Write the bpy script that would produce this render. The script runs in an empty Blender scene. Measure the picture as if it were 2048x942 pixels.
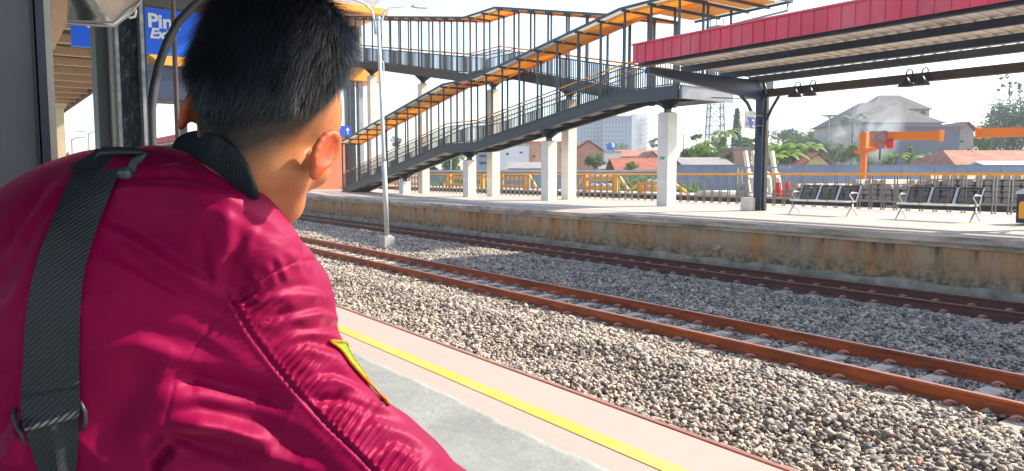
import bpy, bmesh, math, random
import numpy as np
from mathutils import Vector, Matrix
from mathutils.bvhtree import BVHTree
R = math.radians
random.seed(7); rng = np.random.default_rng(7)
sc = bpy.context.scene
col = sc.collection
EYE = Vector((0, 0, 2.18)); YAW = R(35.85); PITCH = R(4.75); FPX = 1480.0

# ------------------------------------------------ camera, sky, sun, exposure
cam_d = bpy.data.cameras.new('camera'); cam = bpy.data.objects.new('camera', cam_d); col.objects.link(cam)
cam_d.sensor_width = 36; cam_d.lens = 36 * FPX / 2048; cam_d.clip_end = 5000; cam_d.clip_start = 0.05
cam.location = EYE; cam.rotation_euler = (R(90) - PITCH, 0, -YAW)
sc.camera = cam
SUN = Vector((7.25, -2.3, 6.2)).normalized()
world = bpy.data.worlds.new("World"); sc.world = world; world.use_nodes = True
wn = world.node_tree; bgn = wn.nodes['Background']
sky = wn.nodes.new('ShaderNodeTexSky'); sky.sky_type = 'NISHITA'; sky.sun_disc = False
sky.sun_elevation = math.asin(SUN.z); sky.sun_rotation = math.atan2(SUN.x, SUN.y)
sky.air_density = 1.0; sky.dust_density = 1.5; sky.ozone_density = 1.4; sky.altitude = 0
wn.links.new(sky.outputs[0], bgn.inputs[0]); bgn.inputs[1].default_value = 0.15
sun_d = bpy.data.lights.new('sun', 'SUN'); sun_d.energy = 3.9; sun_d.angle = R(0.6); sun_d.color = (1, .89, .73)
sun = bpy.data.objects.new('sun', sun_d); col.objects.link(sun); sun.location = (20, -10, 40)
sun.rotation_euler = SUN.to_track_quat('Z', 'Y').to_euler()
sc.view_settings.view_transform = 'Standard'; sc.view_settings.look = 'None'
sc.view_settings.exposure = 1.36; sc.view_settings.gamma = 1
sc.cycles.use_denoising = True; sc.cycles.max_bounces = 8; sc.cycles.transparent_max_bounces = 12
sc.cycles.volume_bounces = 0; sc.cycles.volume_max_steps = 64; sc.cycles.sample_clamp_indirect = 6

# ------------------------------------------------ geometry of the view (world frame: X across the tracks, Y along them, rail top at z 0)
FW = Vector((math.sin(YAW) * math.cos(PITCH), math.cos(YAW) * math.cos(PITCH), -math.sin(PITCH)))
RT = Vector((math.cos(YAW), -math.sin(YAW), 0)); UP = RT.cross(FW)
def ray(px, py): return FW + RT * ((px - 1024) / FPX) - UP * ((py - 471) / FPX)
def at(px, py, d): return EYE + ray(px, py) * d
def at_x(px, py, X): r = ray(px, py); return EYE + r * (X / r.x)
def at_y(px, py, Y): r = ray(px, py); return EYE + r * (Y / r.y)
def at_z(px, py, Z): r = ray(px, py); return EYE + r * ((Z - EYE.z) / r.z)
def proj(p):
    q = Vector(p) - EYE; d = q.dot(FW); return 1024 + FPX * q.dot(RT) / d, 471 - FPX * q.dot(UP) / d, d

# ------------------------------------------------ materials
class NT:
    def __init__(s, name):
        s.m = bpy.data.materials.new(name); s.m.use_nodes = True; s.t = s.m.node_tree
        s.b = s.t.nodes['Principled BSDF']; s.o = s.t.nodes['Material Output']
    def n(s, typ, **kw):
        x = s.t.nodes.new(typ)
        for k, v in kw.items():
            if k.startswith('i_'):
                k = k[2:]; k = int(k) if k.isdigit() else k.replace('_', ' ')
                x.inputs[k].default_value = v
            else: setattr(x, k, v)
        return x
    def l(s, a, b): s.t.links.new(a, b)
    def coords(s, scale=(1, 1, 1), kind='Object', rot=(0, 0, 0)):
        tc = s.n('ShaderNodeTexCoord'); mp = s.n('ShaderNodeMapping'); mp.inputs['Scale'].default_value = scale
        mp.inputs['Rotation'].default_value = rot
        s.l(tc.outputs[kind], mp.inputs[0]); return mp.outputs[0]
    def noise(s, co, scale, detail=5, rough=.6, dist=0):
        x = s.n('ShaderNodeTexNoise'); x.inputs['Scale'].default_value = scale; x.inputs['Detail'].default_value = detail
        x.inputs['Roughness'].default_value = rough; x.inputs['Distortion'].default_value = dist
        s.l(co, x.inputs['Vector']); return x.outputs['Fac']
    def ramp(s, fac, stops):
        x = s.n('ShaderNodeValToRGB'); e = x.color_ramp.elements
        while len(e) < len(stops): e.new(.5)
        for i, (p, c) in enumerate(stops): e[i].position = p; e[i].color = (*c, 1) if len(c) == 3 else c
        s.l(fac, x.inputs[0]); return x.outputs[0]
    def mix(s, fac, a, b, mode='MIX'):
        x = s.n('ShaderNodeMix', data_type='RGBA', blend_type=mode)
        for sock, v in ((x.inputs[0], fac), (x.inputs[6], a), (x.inputs[7], b)):
            if hasattr(v, 'is_linked') or hasattr(v, 'node'): s.l(v, sock)
            elif isinstance(v, (int, float)): sock.default_value = v
            else: sock.default_value = (*v, 1)
        return x.outputs[2]
    def bump(s, h, strength=.3, dist=.01):
        x = s.n('ShaderNodeBump'); x.inputs['Strength'].default_value = strength; x.inputs['Distance'].default_value = dist
        s.l(h, x.inputs['Height']); s.l(x.outputs[0], s.b.inputs['Normal']); return x
MATS = {}
def mat(name, c, rough=.6, metal=0, var=.15, scale=3, bump=.15, bscale=40, spec=.5, dirt=None, bdist=.005, stretch=(1, 1, 1)):
    if name in MATS: return MATS[name]
    N = NT(name); co = N.coords(stretch); f = N.noise(co, scale)
    a = tuple(x * (1 - var) for x in c); b = tuple(min(1, x * (1 + var)) for x in c)
    cc = N.ramp(f, [(.3, a), (.7, b)])
    if dirt:
        g = N.noise(co, scale * .6, 8, .7); cc = N.mix(N.ramp(g, [(.45, (0, 0, 0)), (.68, (1, 1, 1))]), cc, dirt)
    N.l(cc, N.b.inputs['Base Color'])
    N.b.inputs['Roughness'].default_value = rough; N.b.inputs['Metallic'].default_value = metal
    N.b.inputs['Specular IOR Level'].default_value = spec
    if bump: N.bump(N.noise(co, bscale, 4), bump, bdist)
    MATS[name] = N.m; return N.m

# ------------------------------------------------ mesh helpers
def offset(o):
    v = Vector((0, 0, 0))
    while o is not None: v += o.location; o = o.parent
    return v
def tag(o, label=None, cat=None, group=None, kind=None):
    for k, v in (('label', label), ('category', cat), ('group', group), ('kind', kind)):
        if v: o[k] = v
    return o
def thing(name, label, cat, loc=(0, 0, 0), group=None):
    o = bpy.data.objects.new(name, None); o.empty_display_size = .2; col.objects.link(o); o.location = loc
    return tag(o, label, cat, group)
def link(name, me, m, parent=None):
    o = bpy.data.objects.new(name, me); col.objects.link(o)
    if m is not None: me.materials.append(m)
    if parent is not None: o.parent = parent
    return o
class MB:
    def __init__(s): s.v = []; s.f = []
    def add(s, vs, fs):
        n = len(s.v); s.v += [tuple(v) for v in vs]; s.f += [tuple(i + n for i in f) for f in fs]; return s
    def box(s, x0, x1, y0, y1, z0, z1):
        if x0 > x1: x0, x1 = x1, x0
        if y0 > y1: y0, y1 = y1, y0
        if z0 > z1: z0, z1 = z1, z0
        return s.add([(x0, y0, z0), (x1, y0, z0), (x1, y1, z0), (x0, y1, z0), (x0, y0, z1), (x1, y0, z1), (x1, y1, z1), (x0, y1, z1)],
                     [(0, 3, 2, 1), (4, 5, 6, 7), (0, 1, 5, 4), (1, 2, 6, 5), (2, 3, 7, 6), (3, 0, 4, 7)])
    def bar(s, p, q, w, h, up=(0, 0, 1)):
        p = Vector(p); q = Vector(q); d = (q - p).normalized(); up = Vector(up)
        if abs(d.dot(up)) > .98: up = Vector((0, 1, 0))
        a = d.cross(up).normalized() * (w / 2); b = a.cross(d).normalized() * (h / 2)
        vs = [e + sa * a + sb * b for e in (p, q) for sa, sb in ((-1, -1), (1, -1), (1, 1), (-1, 1))]
        return s.add(vs, [(0, 1, 2, 3), (7, 6, 5, 4), (0, 4, 5, 1), (1, 5, 6, 2), (2, 6, 7, 3), (3, 7, 4, 0)])
    def tube(s, pts, r, n=8):
        pts = [Vector(p) for p in pts]; rs = r if isinstance(r, (list, tuple)) else [r] * len(pts)
        rings = []; a = None
        for i, p in enumerate(pts):
            d = (pts[min(i + 1, len(pts) - 1)] - pts[max(i - 1, 0)]).normalized()
            if a is None: a = d.orthogonal().normalized()
            a = (a - d * a.dot(d)).normalized(); b = d.cross(a)
            rings.append([p + (a * math.cos(t) + b * math.sin(t)) * rs[i] for t in [2 * math.pi * k / n for k in range(n)]])
        vs = [v for r_ in rings for v in r_]; fs = []
        for i in range(len(pts) - 1):
            for k in range(n): fs.append((i * n + k, i * n + (k + 1) % n, (i + 1) * n + (k + 1) % n, (i + 1) * n + k))
        fs.append(tuple(range(n))[::-1]); fs.append(tuple(range((len(pts) - 1) * n, len(pts) * n)))
        return s.add(vs, fs)
    def prism(s, poly, a, b):      # poly: list of 3D points, extruded by vector a..b
        a = Vector(a); b = Vector(b); n = len(poly); P = [Vector(p) for p in poly]
        vs = [p + a for p in P] + [p + b for p in P]
        fs = [tuple(range(n))[::-1], tuple(range(n, 2 * n))] + [(i, (i + 1) % n, n + (i + 1) % n, n + i) for i in range(n)]
        return s.add(vs, fs)
    def lathe(s, prof, c, n=24):
        c = Vector(c); vs = []; fs = []
        for r_, z in prof: vs += [c + Vector((r_ * math.cos(2 * math.pi * k / n), r_ * math.sin(2 * math.pi * k / n), z)) for k in range(n)]
        for i in range(len(prof) - 1):
            for k in range(n): fs.append((i * n + k, i * n + (k + 1) % n, (i + 1) * n + (k + 1) % n, (i + 1) * n + k))
        return s.add(vs, fs)
    def quad(s, *p): return s.add(p, [tuple(range(len(p)))])
    def build(s, name, m, parent=None, smooth=False, bevel=0):
        off = offset(parent) if parent is not None else Vector((0, 0, 0))
        me = bpy.data.meshes.new(name); me.from_pydata([tuple(Vector(v) - off) for v in s.v], [], s.f)
        bm = bmesh.new(); bm.from_mesh(me); bmesh.ops.recalc_face_normals(bm, faces=bm.faces)
        if bevel: bmesh.ops.bevel(bm, geom=[e for e in bm.edges], offset=bevel, segments=2, affect='EDGES', clamp_overlap=True)
        bm.to_mesh(me); bm.free()
        if smooth: me.polygons.foreach_set('use_smooth', [True] * len(me.polygons))
        return link(name, me, m, parent)
def mesh_np(name, V, F, m, parent=None, smooth=False, attr=None):
    me = bpy.data.meshes.new(name); V = np.asarray(V, dtype=np.float32); F = np.asarray(F, dtype=np.int32); k = F.shape[1]
    me.vertices.add(len(V)); me.vertices.foreach_set('co', V.ravel()); me.loops.add(F.size); me.loops.foreach_set('vertex_index', F.ravel())
    me.polygons.add(len(F)); me.polygons.foreach_set('loop_start', np.arange(0, F.size, k, dtype=np.int32))
    if smooth: me.polygons.foreach_set('use_smooth', np.ones(len(F), dtype=bool))
    if attr:
        for an, av in attr.items():
            a = me.attributes.new(an, 'FLOAT', 'POINT'); a.data.foreach_set('value', np.asarray(av, dtype=np.float32))
    me.update(calc_edges=True)
    return link(name, me, m, parent)
def copy_tree(o, parent=None):
    c = o.copy(); col.objects.link(c); c.parent = parent
    for ch in list(o.children): copy_tree(ch, c)
    return c
def text(body, size, p, xdir, ydir, m, parent, name='lettering', ext=.002, shear=0, align='LEFT', bold=0):
    cu = bpy.data.curves.new(name, 'FONT'); cu.body = body; cu.size = size; cu.extrude = ext; cu.shear = shear; cu.align_x = align; cu.offset = bold
    f = bpy.data.objects.new('tmp', cu); col.objects.link(f); bpy.context.view_layer.update()
    me = bpy.data.meshes.new_from_object(f.evaluated_get(bpy.context.evaluated_depsgraph_get())); bpy.data.objects.remove(f); bpy.data.curves.remove(cu)
    me.materials.clear(); o = link(name, me, m, parent)
    xd = Vector(xdir).normalized(); yd = Vector(ydir).normalized(); zd = xd.cross(yd)
    M = Matrix((xd, yd, zd)).transposed().to_4x4(); M.translation = Vector(p) - offset(parent)
    me.transform(M); return o
# ================================================ MATERIALS OF THE SETTING
PLAT = .98
def stone_mat():
    N = NT('ballast_stone'); a = N.n('ShaderNodeAttribute', attribute_name='tone')
    c = N.ramp(a.outputs['Fac'], [(0, (.045, .04, .045)), (.2, (.13, .115, .11)), (.42, (.36, .30, .235)), (.68, (.62, .51, .38)), (.88, (.78, .65, .49)), (.97, (.34, .14, .08))])
    f = N.noise(N.coords(), 60, 4); c = N.mix(.35, c, N.ramp(f, [(.3, (.05, .045, .04)), (.7, (.5, .46, .42))]))
    N.l(c, N.b.inputs['Base Color']); N.b.inputs['Roughness'].default_value = .85; return N.m
M_STONE = stone_mat()
def ballast_bed():
    N = NT('ballast_bed'); co = N.coords(); v = N.n('ShaderNodeTexVoronoi'); v.inputs['Scale'].default_value = 22; N.l(co, v.inputs['Vector'])
    c = N.ramp(v.outputs['Color'], [(.1, (.05, .05, .05)), (.4, (.16, .15, .14)), (.8, (.36, .32, .28))]); N.l(c, N.b.inputs['Base Color'])
    N.b.inputs['Roughness'].default_value = .9; N.bump(v.outputs['Distance'], 1, .04); return N.m
M_BED = ballast_bed()
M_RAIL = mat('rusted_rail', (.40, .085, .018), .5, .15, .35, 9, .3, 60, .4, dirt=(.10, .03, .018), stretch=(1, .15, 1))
M_RAIL2 = mat('shaded_rusted_rail', (.115, .035, .03), .55, .15, .3, 9, .3, 60, .4, stretch=(1, .15, 1))  # shade on the far track is put into this darker rust colour
M_RUN = mat('worn_running_surface', (.50, .24, .17), .32, .55, .25, 4, .05, 60, .5, stretch=(1, .1, 1))
M_SLEEPER = mat('concrete_sleeper', (.52, .46, .38), .85, 0, .25, 5, .4, 60, .3, dirt=(.30, .24, .18))
M_CLIP = mat('rail_clip', (.52, .26, .20), .6, .3, .3)
def platform_top():
    N = NT('cream_paving'); co = N.coords(); b = N.n('ShaderNodeTexBrick'); b.offset = 0
    b.inputs['Color1'].default_value = (.42, .355, .29, 1); b.inputs['Color2'].default_value = (.41, .35, .29, 1); b.inputs['Mortar'].default_value = (.42, .38, .33, 1)
    b.inputs['Scale'].default_value = 1; b.inputs['Brick Width'].default_value = .6; b.inputs['Row Height'].default_value = .6; b.inputs['Mortar Size'].default_value = .005
    N.l(co, b.inputs['Vector']); f = N.noise(co, .8, 6, .7)
    c = N.mix(N.ramp(f, [(.35, (0, 0, 0)), (.75, (.6, .6, .6))]), b.outputs['Color'], (.40, .33, .27)); N.l(c, N.b.inputs['Base Color'])
    N.b.inputs['Roughness'].default_value = .6; return N.m
def near_tile():
    N = NT('pink_granite_tile'); co = N.coords((1, 1, 1)); b = N.n('ShaderNodeTexBrick'); b.offset = 0
    b.inputs['Color1'].default_value = (.40, .32, .26, 1); b.inputs['Color2'].default_value = (.375, .30, .245, 1); b.inputs['Mortar'].default_value = (.32, .25, .21, 1)
    b.inputs['Scale'].default_value = 1; b.inputs['Brick Width'].default_value = .7; b.inputs['Row Height'].default_value = .9; b.inputs['Mortar Size'].default_value = .003
    N.l(co, b.inputs['Vector']); f = N.noise(co, 3.0, 7, .7); g = N.noise(co, 400, 2)
    c = N.mix(N.ramp(f, [(.4, (0, 0, 0)), (.75, (.5, .5, .5))]), b.outputs['Color'], (.37, .31, .285))
    h = N.noise(N.coords((.5, 2, 1)), 9, 8, .75); c = N.mix(N.ramp(h, [(.52, (0, 0, 0)), (.72, (.5, .5, .5))]), c, (.27, .22, .18)); c = N.mix(.14, c, N.ramp(g, [(.3, (.2, .18, .17)), (.7, (.9, .8, .75))])); N.l(c, N.b.inputs['Base Color'])
    N.b.inputs['Roughness'].default_value = .45; N.bump(g, .05, .001); return N.m
def stained_wall():
    N = NT('stained_platform_wall'); co = N.coords((1, 1, .14)); co2 = N.coords((1, 1, 1))
    s1 = N.noise(co, 1.3, 7, .62, .5); s2 = N.noise(co2, 1.1, 8, .7); s3 = N.noise(N.coords((1, 1, .10)), 3.6, 8, .72, .2); s4 = N.noise(co2, 5, 8, .75)
    c = N.ramp(s2, [(.3, (.30, .19, .10)), (.45, (.44, .28, .15)), (.58, (.42, .31, .20)), (.72, (.50, .40, .28))])
    c = N.mix(N.ramp(s1, [(.44, (0, 0, 0)), (.60, (.9, .9, .9))]), c, (.48, .21, .06))
    tc = N.n('ShaderNodeTexCoord'); sp = N.n('ShaderNodeSeparateXYZ'); N.l(tc.outputs['Object'], sp.inputs[0])
    def zmask(lo, hi):
        m = N.n('ShaderNodeMapRange'); m.inputs[1].default_value = lo; m.inputs[2].default_value = hi; N.l(sp.outputs[2], m.inputs[0]); return m.outputs[0]
    def mul(a, b):
        m = N.n('ShaderNodeMath', operation='MULTIPLY'); N.l(a, m.inputs[0]); N.l(b, m.inputs[1]); return m.outputs[0]
    streak = N.ramp(s3, [(.47, (0, 0, 0)), (.62, (1, 1, 1))]); s5 = N.ramp(N.noise(co2, .55, 5, .6), [(.38, (0, 0, 0)), (.52, (1, 1, 1))]); c = N.mix(mul(mul(streak, s5), zmask(.25, .75)), c, (.075, .055, .04))
    blot = N.ramp(s4, [(.40, (0, 0, 0)), (.58, (1, 1, 1))]); c = N.mix(mul(blot, zmask(.50, .05)), c, (.07, .07, .05))
    N.l(c, N.b.inputs['Base Color']); N.b.inputs['Roughness'].default_value = .9; N.bump(s4, .5, .02); return N.m
M_PLAT = platform_top(); M_TILE = near_tile(); M_WALLST = stained_wall()
M_COPE = mat('weathered_coping', (.52, .43, .34), .85, 0, .3, 2.5, .5, 30, .3, dirt=(.15, .12, .09), stretch=(1, .5, 2))
M_BAND = mat('grey_edge_band', (.34, .29, .26), .8, 0, .15, 2)
M_WHITE = mat('white_line', (.78, .76, .72), .7, 0, .12, 3)
M_YELL = mat('yellow_line', (.80, .40, .055), .6, 0, .1, 6, .1, dirt=(.60, .42, .14))
M_PILLAR = mat('white_pillar', (.74, .70, .62), .7, 0, .05, 1.2, .1, 60, .3, dirt=(.60, .56, .50))
M_DARK = mat('dark_steel', (.013, .018, .03), .35, .1, .3, 3, .05, 60, .6)
M_GREYST = mat('grey_steel', (.17, .17, .16), .35, .6, .15, 4, .05)
M_ORANGE = mat('orange_rail_paint', (.88, .37, .02), .45, 0, .1, 3, .03)
def cement():
    N = NT('grey_cement'); co = N.coords(); f = N.noise(co, 2.2, 9, .68, .4); g = N.noise(co, 22, 8, .7, .6); h = N.noise(co, 5, 6, .6, 1.2)
    c = N.ramp(f, [(.3, (.19, .205, .20)), (.55, (.25, .268, .262)), (.75, (.30, .315, .305))]); N.l(c, N.b.inputs['Base Color'])
    tc = N.n('ShaderNodeTexCoord'); sp = N.n('ShaderNodeSeparateXYZ'); N.l(tc.outputs['Object'], sp.inputs[0])
    mr = N.n('ShaderNodeMapRange'); mr.inputs[1].default_value = 1.6; mr.inputs[2].default_value = 2.02; mr.inputs[3].default_value = .12; N.l(sp.outputs[0], mr.inputs[0])
    m = N.n('ShaderNodeMath', operation='MULTIPLY'); N.l(g, m.inputs[0]); N.l(mr.outputs[0], m.inputs[1])
    ad = N.n('ShaderNodeMath', operation='ADD'); N.l(m.outputs[0], ad.inputs[0]); N.l(h, ad.inputs[1])
    N.b.inputs['Roughness'].default_value = .7; N.bump(ad.outputs[0], .55, .02); return N.m
M_CEMENT = cement()

# ================================================ GROUND
def ground():
    xs = [-60, 2.2, 3, 4.2, 5, 5.9, 6.7, 7.4, 8.2, 9, 9.8, 11, 12.4, 13.2, 14.2, 15.2, 25, 31, 45, 80, 2600]
    zs = [-.3, -.3, -.24, -.22, -.24, -.27, -.2, -.20, -.22, -.2, -.22, -.26, -.2, -.2, -.2, -.2, -.1, -.1, -.1, -.3, -.3]
    ys = [-60, -4] + list(range(0, 60, 4)) + [80, 140, 2600]
    V = [(x, y, z) for y in ys for x, z in zip(xs, zs)]; n = len(xs)
    F = [(j * n + i, j * n + i + 1, (j + 1) * n + i + 1, (j + 1) * n + i) for j in range(len(ys) - 1) for i in range(n - 1)]
    V += [(-60, -60, -.3)] * 0
    me = MB(); me.v = V; me.f = F; o = me.build('ground', M_BED); tag(o, kind='structure')
    m = MB(); m.box(-2600, -60, -600, 2600, -1.3, -.3); tag(m.build('far_ground', mat('dry_ground', (.22, .2, .13), .9)), kind='structure')
    m = MB(); m.quad((25.4, -40, -.04), (60, -40, -.04), (120, 140, -.04), (25.4, 140, -.04))
    tag(m.build('yard_ground', mat('yard_earth', (.30, .28, .24), .9, 0, .3, .4, .5, 6)), kind='structure')
ground()

def ballast():
    phi = (1 + 5 ** .5) / 2
    ico = np.array([(-1, phi, 0), (1, phi, 0), (-1, -phi, 0), (1, -phi, 0), (0, -1, phi), (0, 1, phi), (0, -1, -phi), (0, 1, -phi), (phi, 0, -1), (phi, 0, 1), (-phi, 0, -1), (-phi, 0, 1)]) / 1.9
    icf = np.array([(0, 11, 5), (0, 5, 1), (0, 1, 7), (0, 7, 10), (0, 10, 11), (1, 5, 9), (5, 11, 4), (11, 10, 2), (10, 7, 6), (7, 1, 8), (3, 9, 4), (3, 4, 2), (3, 2, 6), (3, 6, 8), (3, 8, 9), (4, 9, 5), (2, 4, 11), (6, 2, 10), (8, 6, 7), (9, 8, 1)])
    cub = np.array([(x, y, z) for z in (-.62, .62) for x, y in ((-.62, -.62), (.62, -.62), (.62, .62), (-.62, .62))]); cbf = np.array([(0, 2, 1), (0, 3, 2), (4, 5, 6), (4, 6, 7), (0, 1, 5), (0, 5, 4), (1, 2, 6), (1, 6, 5), (2, 3, 7), (2, 7, 6), (3, 0, 4), (3, 4, 7)])
    octv = np.array([(1, 0, 0), (-1, 0, 0), (0, 1, 0), (0, -1, 0), (0, 0, 1), (0, 0, -1.)]); octf = np.array([(0, 2, 4), (2, 1, 4), (1, 3, 4), (3, 0, 4), (2, 0, 5), (1, 2, 5), (3, 1, 5), (0, 3, 5)])
    P = []; S = []
    def zone(x0, x1, y0, y1, dens, size, zf, keep=None):
        n = int((x1 - x0) * (y1 - y0) * dens); x = rng.uniform(x0, x1, n); y = rng.uniform(y0, y1, n)
        # keep only what the view (with a generous margin) can reach
        d = x * math.sin(YAW) + y * math.cos(YAW); s = (x * math.cos(YAW) - y * math.sin(YAW)) / np.maximum(d, .1)
        k = (d > .5) & (s > -1.2) & (s < 1.2); x = x[k]; y = y[k]
        z = zf(x, y) + rng.uniform(-.012, .016, len(x)); P.append(np.stack([x, y, z], 1)); S.append(size * rng.lognormal(0, .28, len(x)))
    def und(x, y): return .018 * np.sin(x * 5.1 + 1.3 * np.sin(y * 1.7)) + .015 * np.sin(y * 3.3 + x * 2.1)
    near = lambda x, y: np.interp(x, [4.9, 5.3, 6.1, 6.8, 7.5, 7.9], [-.19, -.20, -.16, -.10, -.165, -.185]) + und(x, y)
    # sleepers sit in the bed: between them the stones reach almost to their top
    mid = lambda x, y: -.185 + .2 * und(x, y)
    wide = lambda x, y: np.interp(x, [9.15, 9.8, 11, 12.3, 13.1], [-.18, -.15, -.13, -.15, -.18]) + und(x, y)
    edge = lambda x, y: -.175 + .3 * und(x, y)
    for (y0, y1, k, sz) in ((-1, 9, 1.0, .030), (9, 20, .8, .032), (20, 34, .55, .038), (34, 60, .28, .052)):
        zone(4.86, 7.93, y0, y1, 640 * k, sz, near)
        zone(8.06, 9.08, y0, y1, 620 * k, sz, mid)
        zone(9.20, 13.12, y0, y1, 520 * k, sz, wide)
        zone(13.28, 14.26, y0, y1, 500 * k, sz, mid)
        zone(14.4, 15.2, y0, y1, 420 * k, sz * .8, edge)
    zone(2.7, 3.56, 0, 14, 420, .034, mid); zone(3.7, 4.72, -1, 14, 560, .034, mid); zone(3.7, 4.72, 14, 45, 260, .042, mid); zone(2.7, 3.56, 14, 45, 200, .042, mid)
    P = np.concatenate(P); S = np.concatenate(S)
    # leave sleeper tops mostly clear
    sy = (P[:, 1] - .34 + .3) % .6 - .3
    on = (np.abs(sy) < .11) & (((P[:, 0] > 7.66) & (P[:, 0] < 9.5)) | ((P[:, 0] > 12.9) & (P[:, 0] < 14.7)) | ((P[:, 0] > 3.2) & (P[:, 0] < 5.2)))
    keep = ~on | (rng.random(len(P)) < .06); P = P[keep]; S = S[keep]
    d = P[:, 0] * math.sin(YAW) + P[:, 1] * math.cos(YAW); far = d > 13
    for sel, bv, bf, nm in ((~far, cub, cbf, 'ballast_stones'), (far, octv, octf, 'ballast_stones')):
        p = P[sel]; s = S[sel]; n = len(p); nv = len(bv)
        q = rng.normal(size=(n, 4)); q /= np.linalg.norm(q, axis=1)[:, None]; w, x, y, z = q.T
        Rm = np.stack([1 - 2 * (y * y + z * z), 2 * (x * y - z * w), 2 * (x * z + y * w), 2 * (x * y + z * w), 1 - 2 * (x * x + z * z), 2 * (y * z - x * w), 2 * (x * z - y * w), 2 * (y * z + x * w), 1 - 2 * (x * x + y * y)], 1).reshape(n, 3, 3)
        sc3 = s[:, None] * rng.uniform(.45, 1.25, (n, 3)); jit = 1 + rng.uniform(-.38, .38, (n, nv, 3))
        V = (bv[None] * jit) * sc3[:, None, :]; V = np.einsum('nij,nkj->nki', Rm, V); V[..., 2] *= .8; V += p[:, None, :]
        F = (bf[None] + (np.arange(n) * nv)[:, None, None]).reshape(-1, 3); tone = np.clip(rng.normal(.47, .29, n), 0, .93)
        tone = np.where(rng.random(n) < .03, .97, tone)
        o = mesh_np(nm, V.reshape(-1, 3), F, M_STONE, attr={'tone': np.repeat(tone, nv)})
        tag(o, 'grey and cream crushed stone ballast around the rails', 'ballast', kind='stuff')
ballast()

# ================================================ TRACKS
def rail_profile(x, w=1.0):
    return [(x - .06, -.155), (x + .06, -.155), (x + .06, -.143), (x + .012, -.12), (x + .009, -.045), (x + .035, -.03), (x + .035, -.004), (x + .028, 0),
            (x - .028, 0), (x - .035, -.004), (x - .035, -.03), (x - .009, -.045), (x - .012, -.12), (x - .06, -.143)]
def track(cx, g, mrail, label, y0, y1, nclip, ns=85):
    t = thing('railway_track', label, 'railway track', (cx, 0, -.2), 'railway tracks beside the platforms')
    for s in (-1, 1):
        m = MB(); m.prism([(x, 0, z) for x, z in rail_profile(cx + s * g / 2)], (0, y0, 0), (0, y1, 0)); rl = m.build('rail', mrail, t)
        rx = cx + s * g / 2; m = MB(); m.box(rx - .024, rx + .024, y0, y1, .0005, .003); m.build('running_surface', M_RUN, rl)
    sl = None; n = 0; y = .34 + .6 * math.ceil((max(y0, -1) - .34) / .6)
    while n < ns:
        if sl is None:
            m = MB(); m.prism([(cx - 1.0, 0, -.32), (cx + 1.0, 0, -.32), (cx + 1.0, 0, -.185), (cx + .98, 0, -.163), (cx - .98, 0, -.163), (cx - 1.0, 0, -.185)], (0, -.11, 0), (0, .11, 0))
            sl = m.build('sleeper', M_SLEEPER, t, bevel=.008); sl.location = (0, y, 0); s_ = sl
            cl = []
            for s in (-1, 1):
                for e in (-1, 1):
                    m = MB(); rx = cx + s * g / 2 + e * .085
                    pts = [(rx - e * .03, -.045, -.135), (rx - e * .01, -.02, -.118), (rx + e * .02, .01, -.108), (rx + e * .045, .035, -.118), (rx + e * .05, .05, -.135), (rx + e * .03, .055, -.15), (rx, .03, -.152), (rx - e * .02, .0, -.15)]
                    m.tube(pts, .0145, 6)
                    m.v = [(a, b + y, c) for a, b, c in m.v]
                    cl.append(m.build('rail_clip', M_CLIP, sl, True))
        else:
            s_ = sl.copy(); col.objects.link(s_); s_.parent = t; s_.location = (0, y, 0)
            if n < nclip:
                for c in cl: d = c.copy(); col.objects.link(d); d.parent = s_
        n += 1; y += .6
    # clips further along, too small to tell apart
    m = MB(); yy = y - .6 * (ns - nclip)
    while yy < y - .1:
        for s in (-1, 1):
            for e in (-1, 1): rx = cx + s * g / 2 + e * .1; m.box(rx - .035, rx + .035, yy - .03, yy + .03, -.15, -.118)
        yy += .6
    o = m.build('rail_clip', M_CLIP, t); o['kind'] = 'stuff'
    return t
track(4.21, 1.14, M_RAIL, 'rusty track hard against the near platform edge, mostly hidden below it', -20, 120, 6, 30)
track(8.57, 1.14, M_RAIL, 'orange rusted track in the middle, half lit by the sun', -20, 140, 40, 85)
track(13.77, 1.05, M_RAIL2, 'dark maroon track in shade at the foot of the far platform wall', -20, 140, 40, 85)

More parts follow.
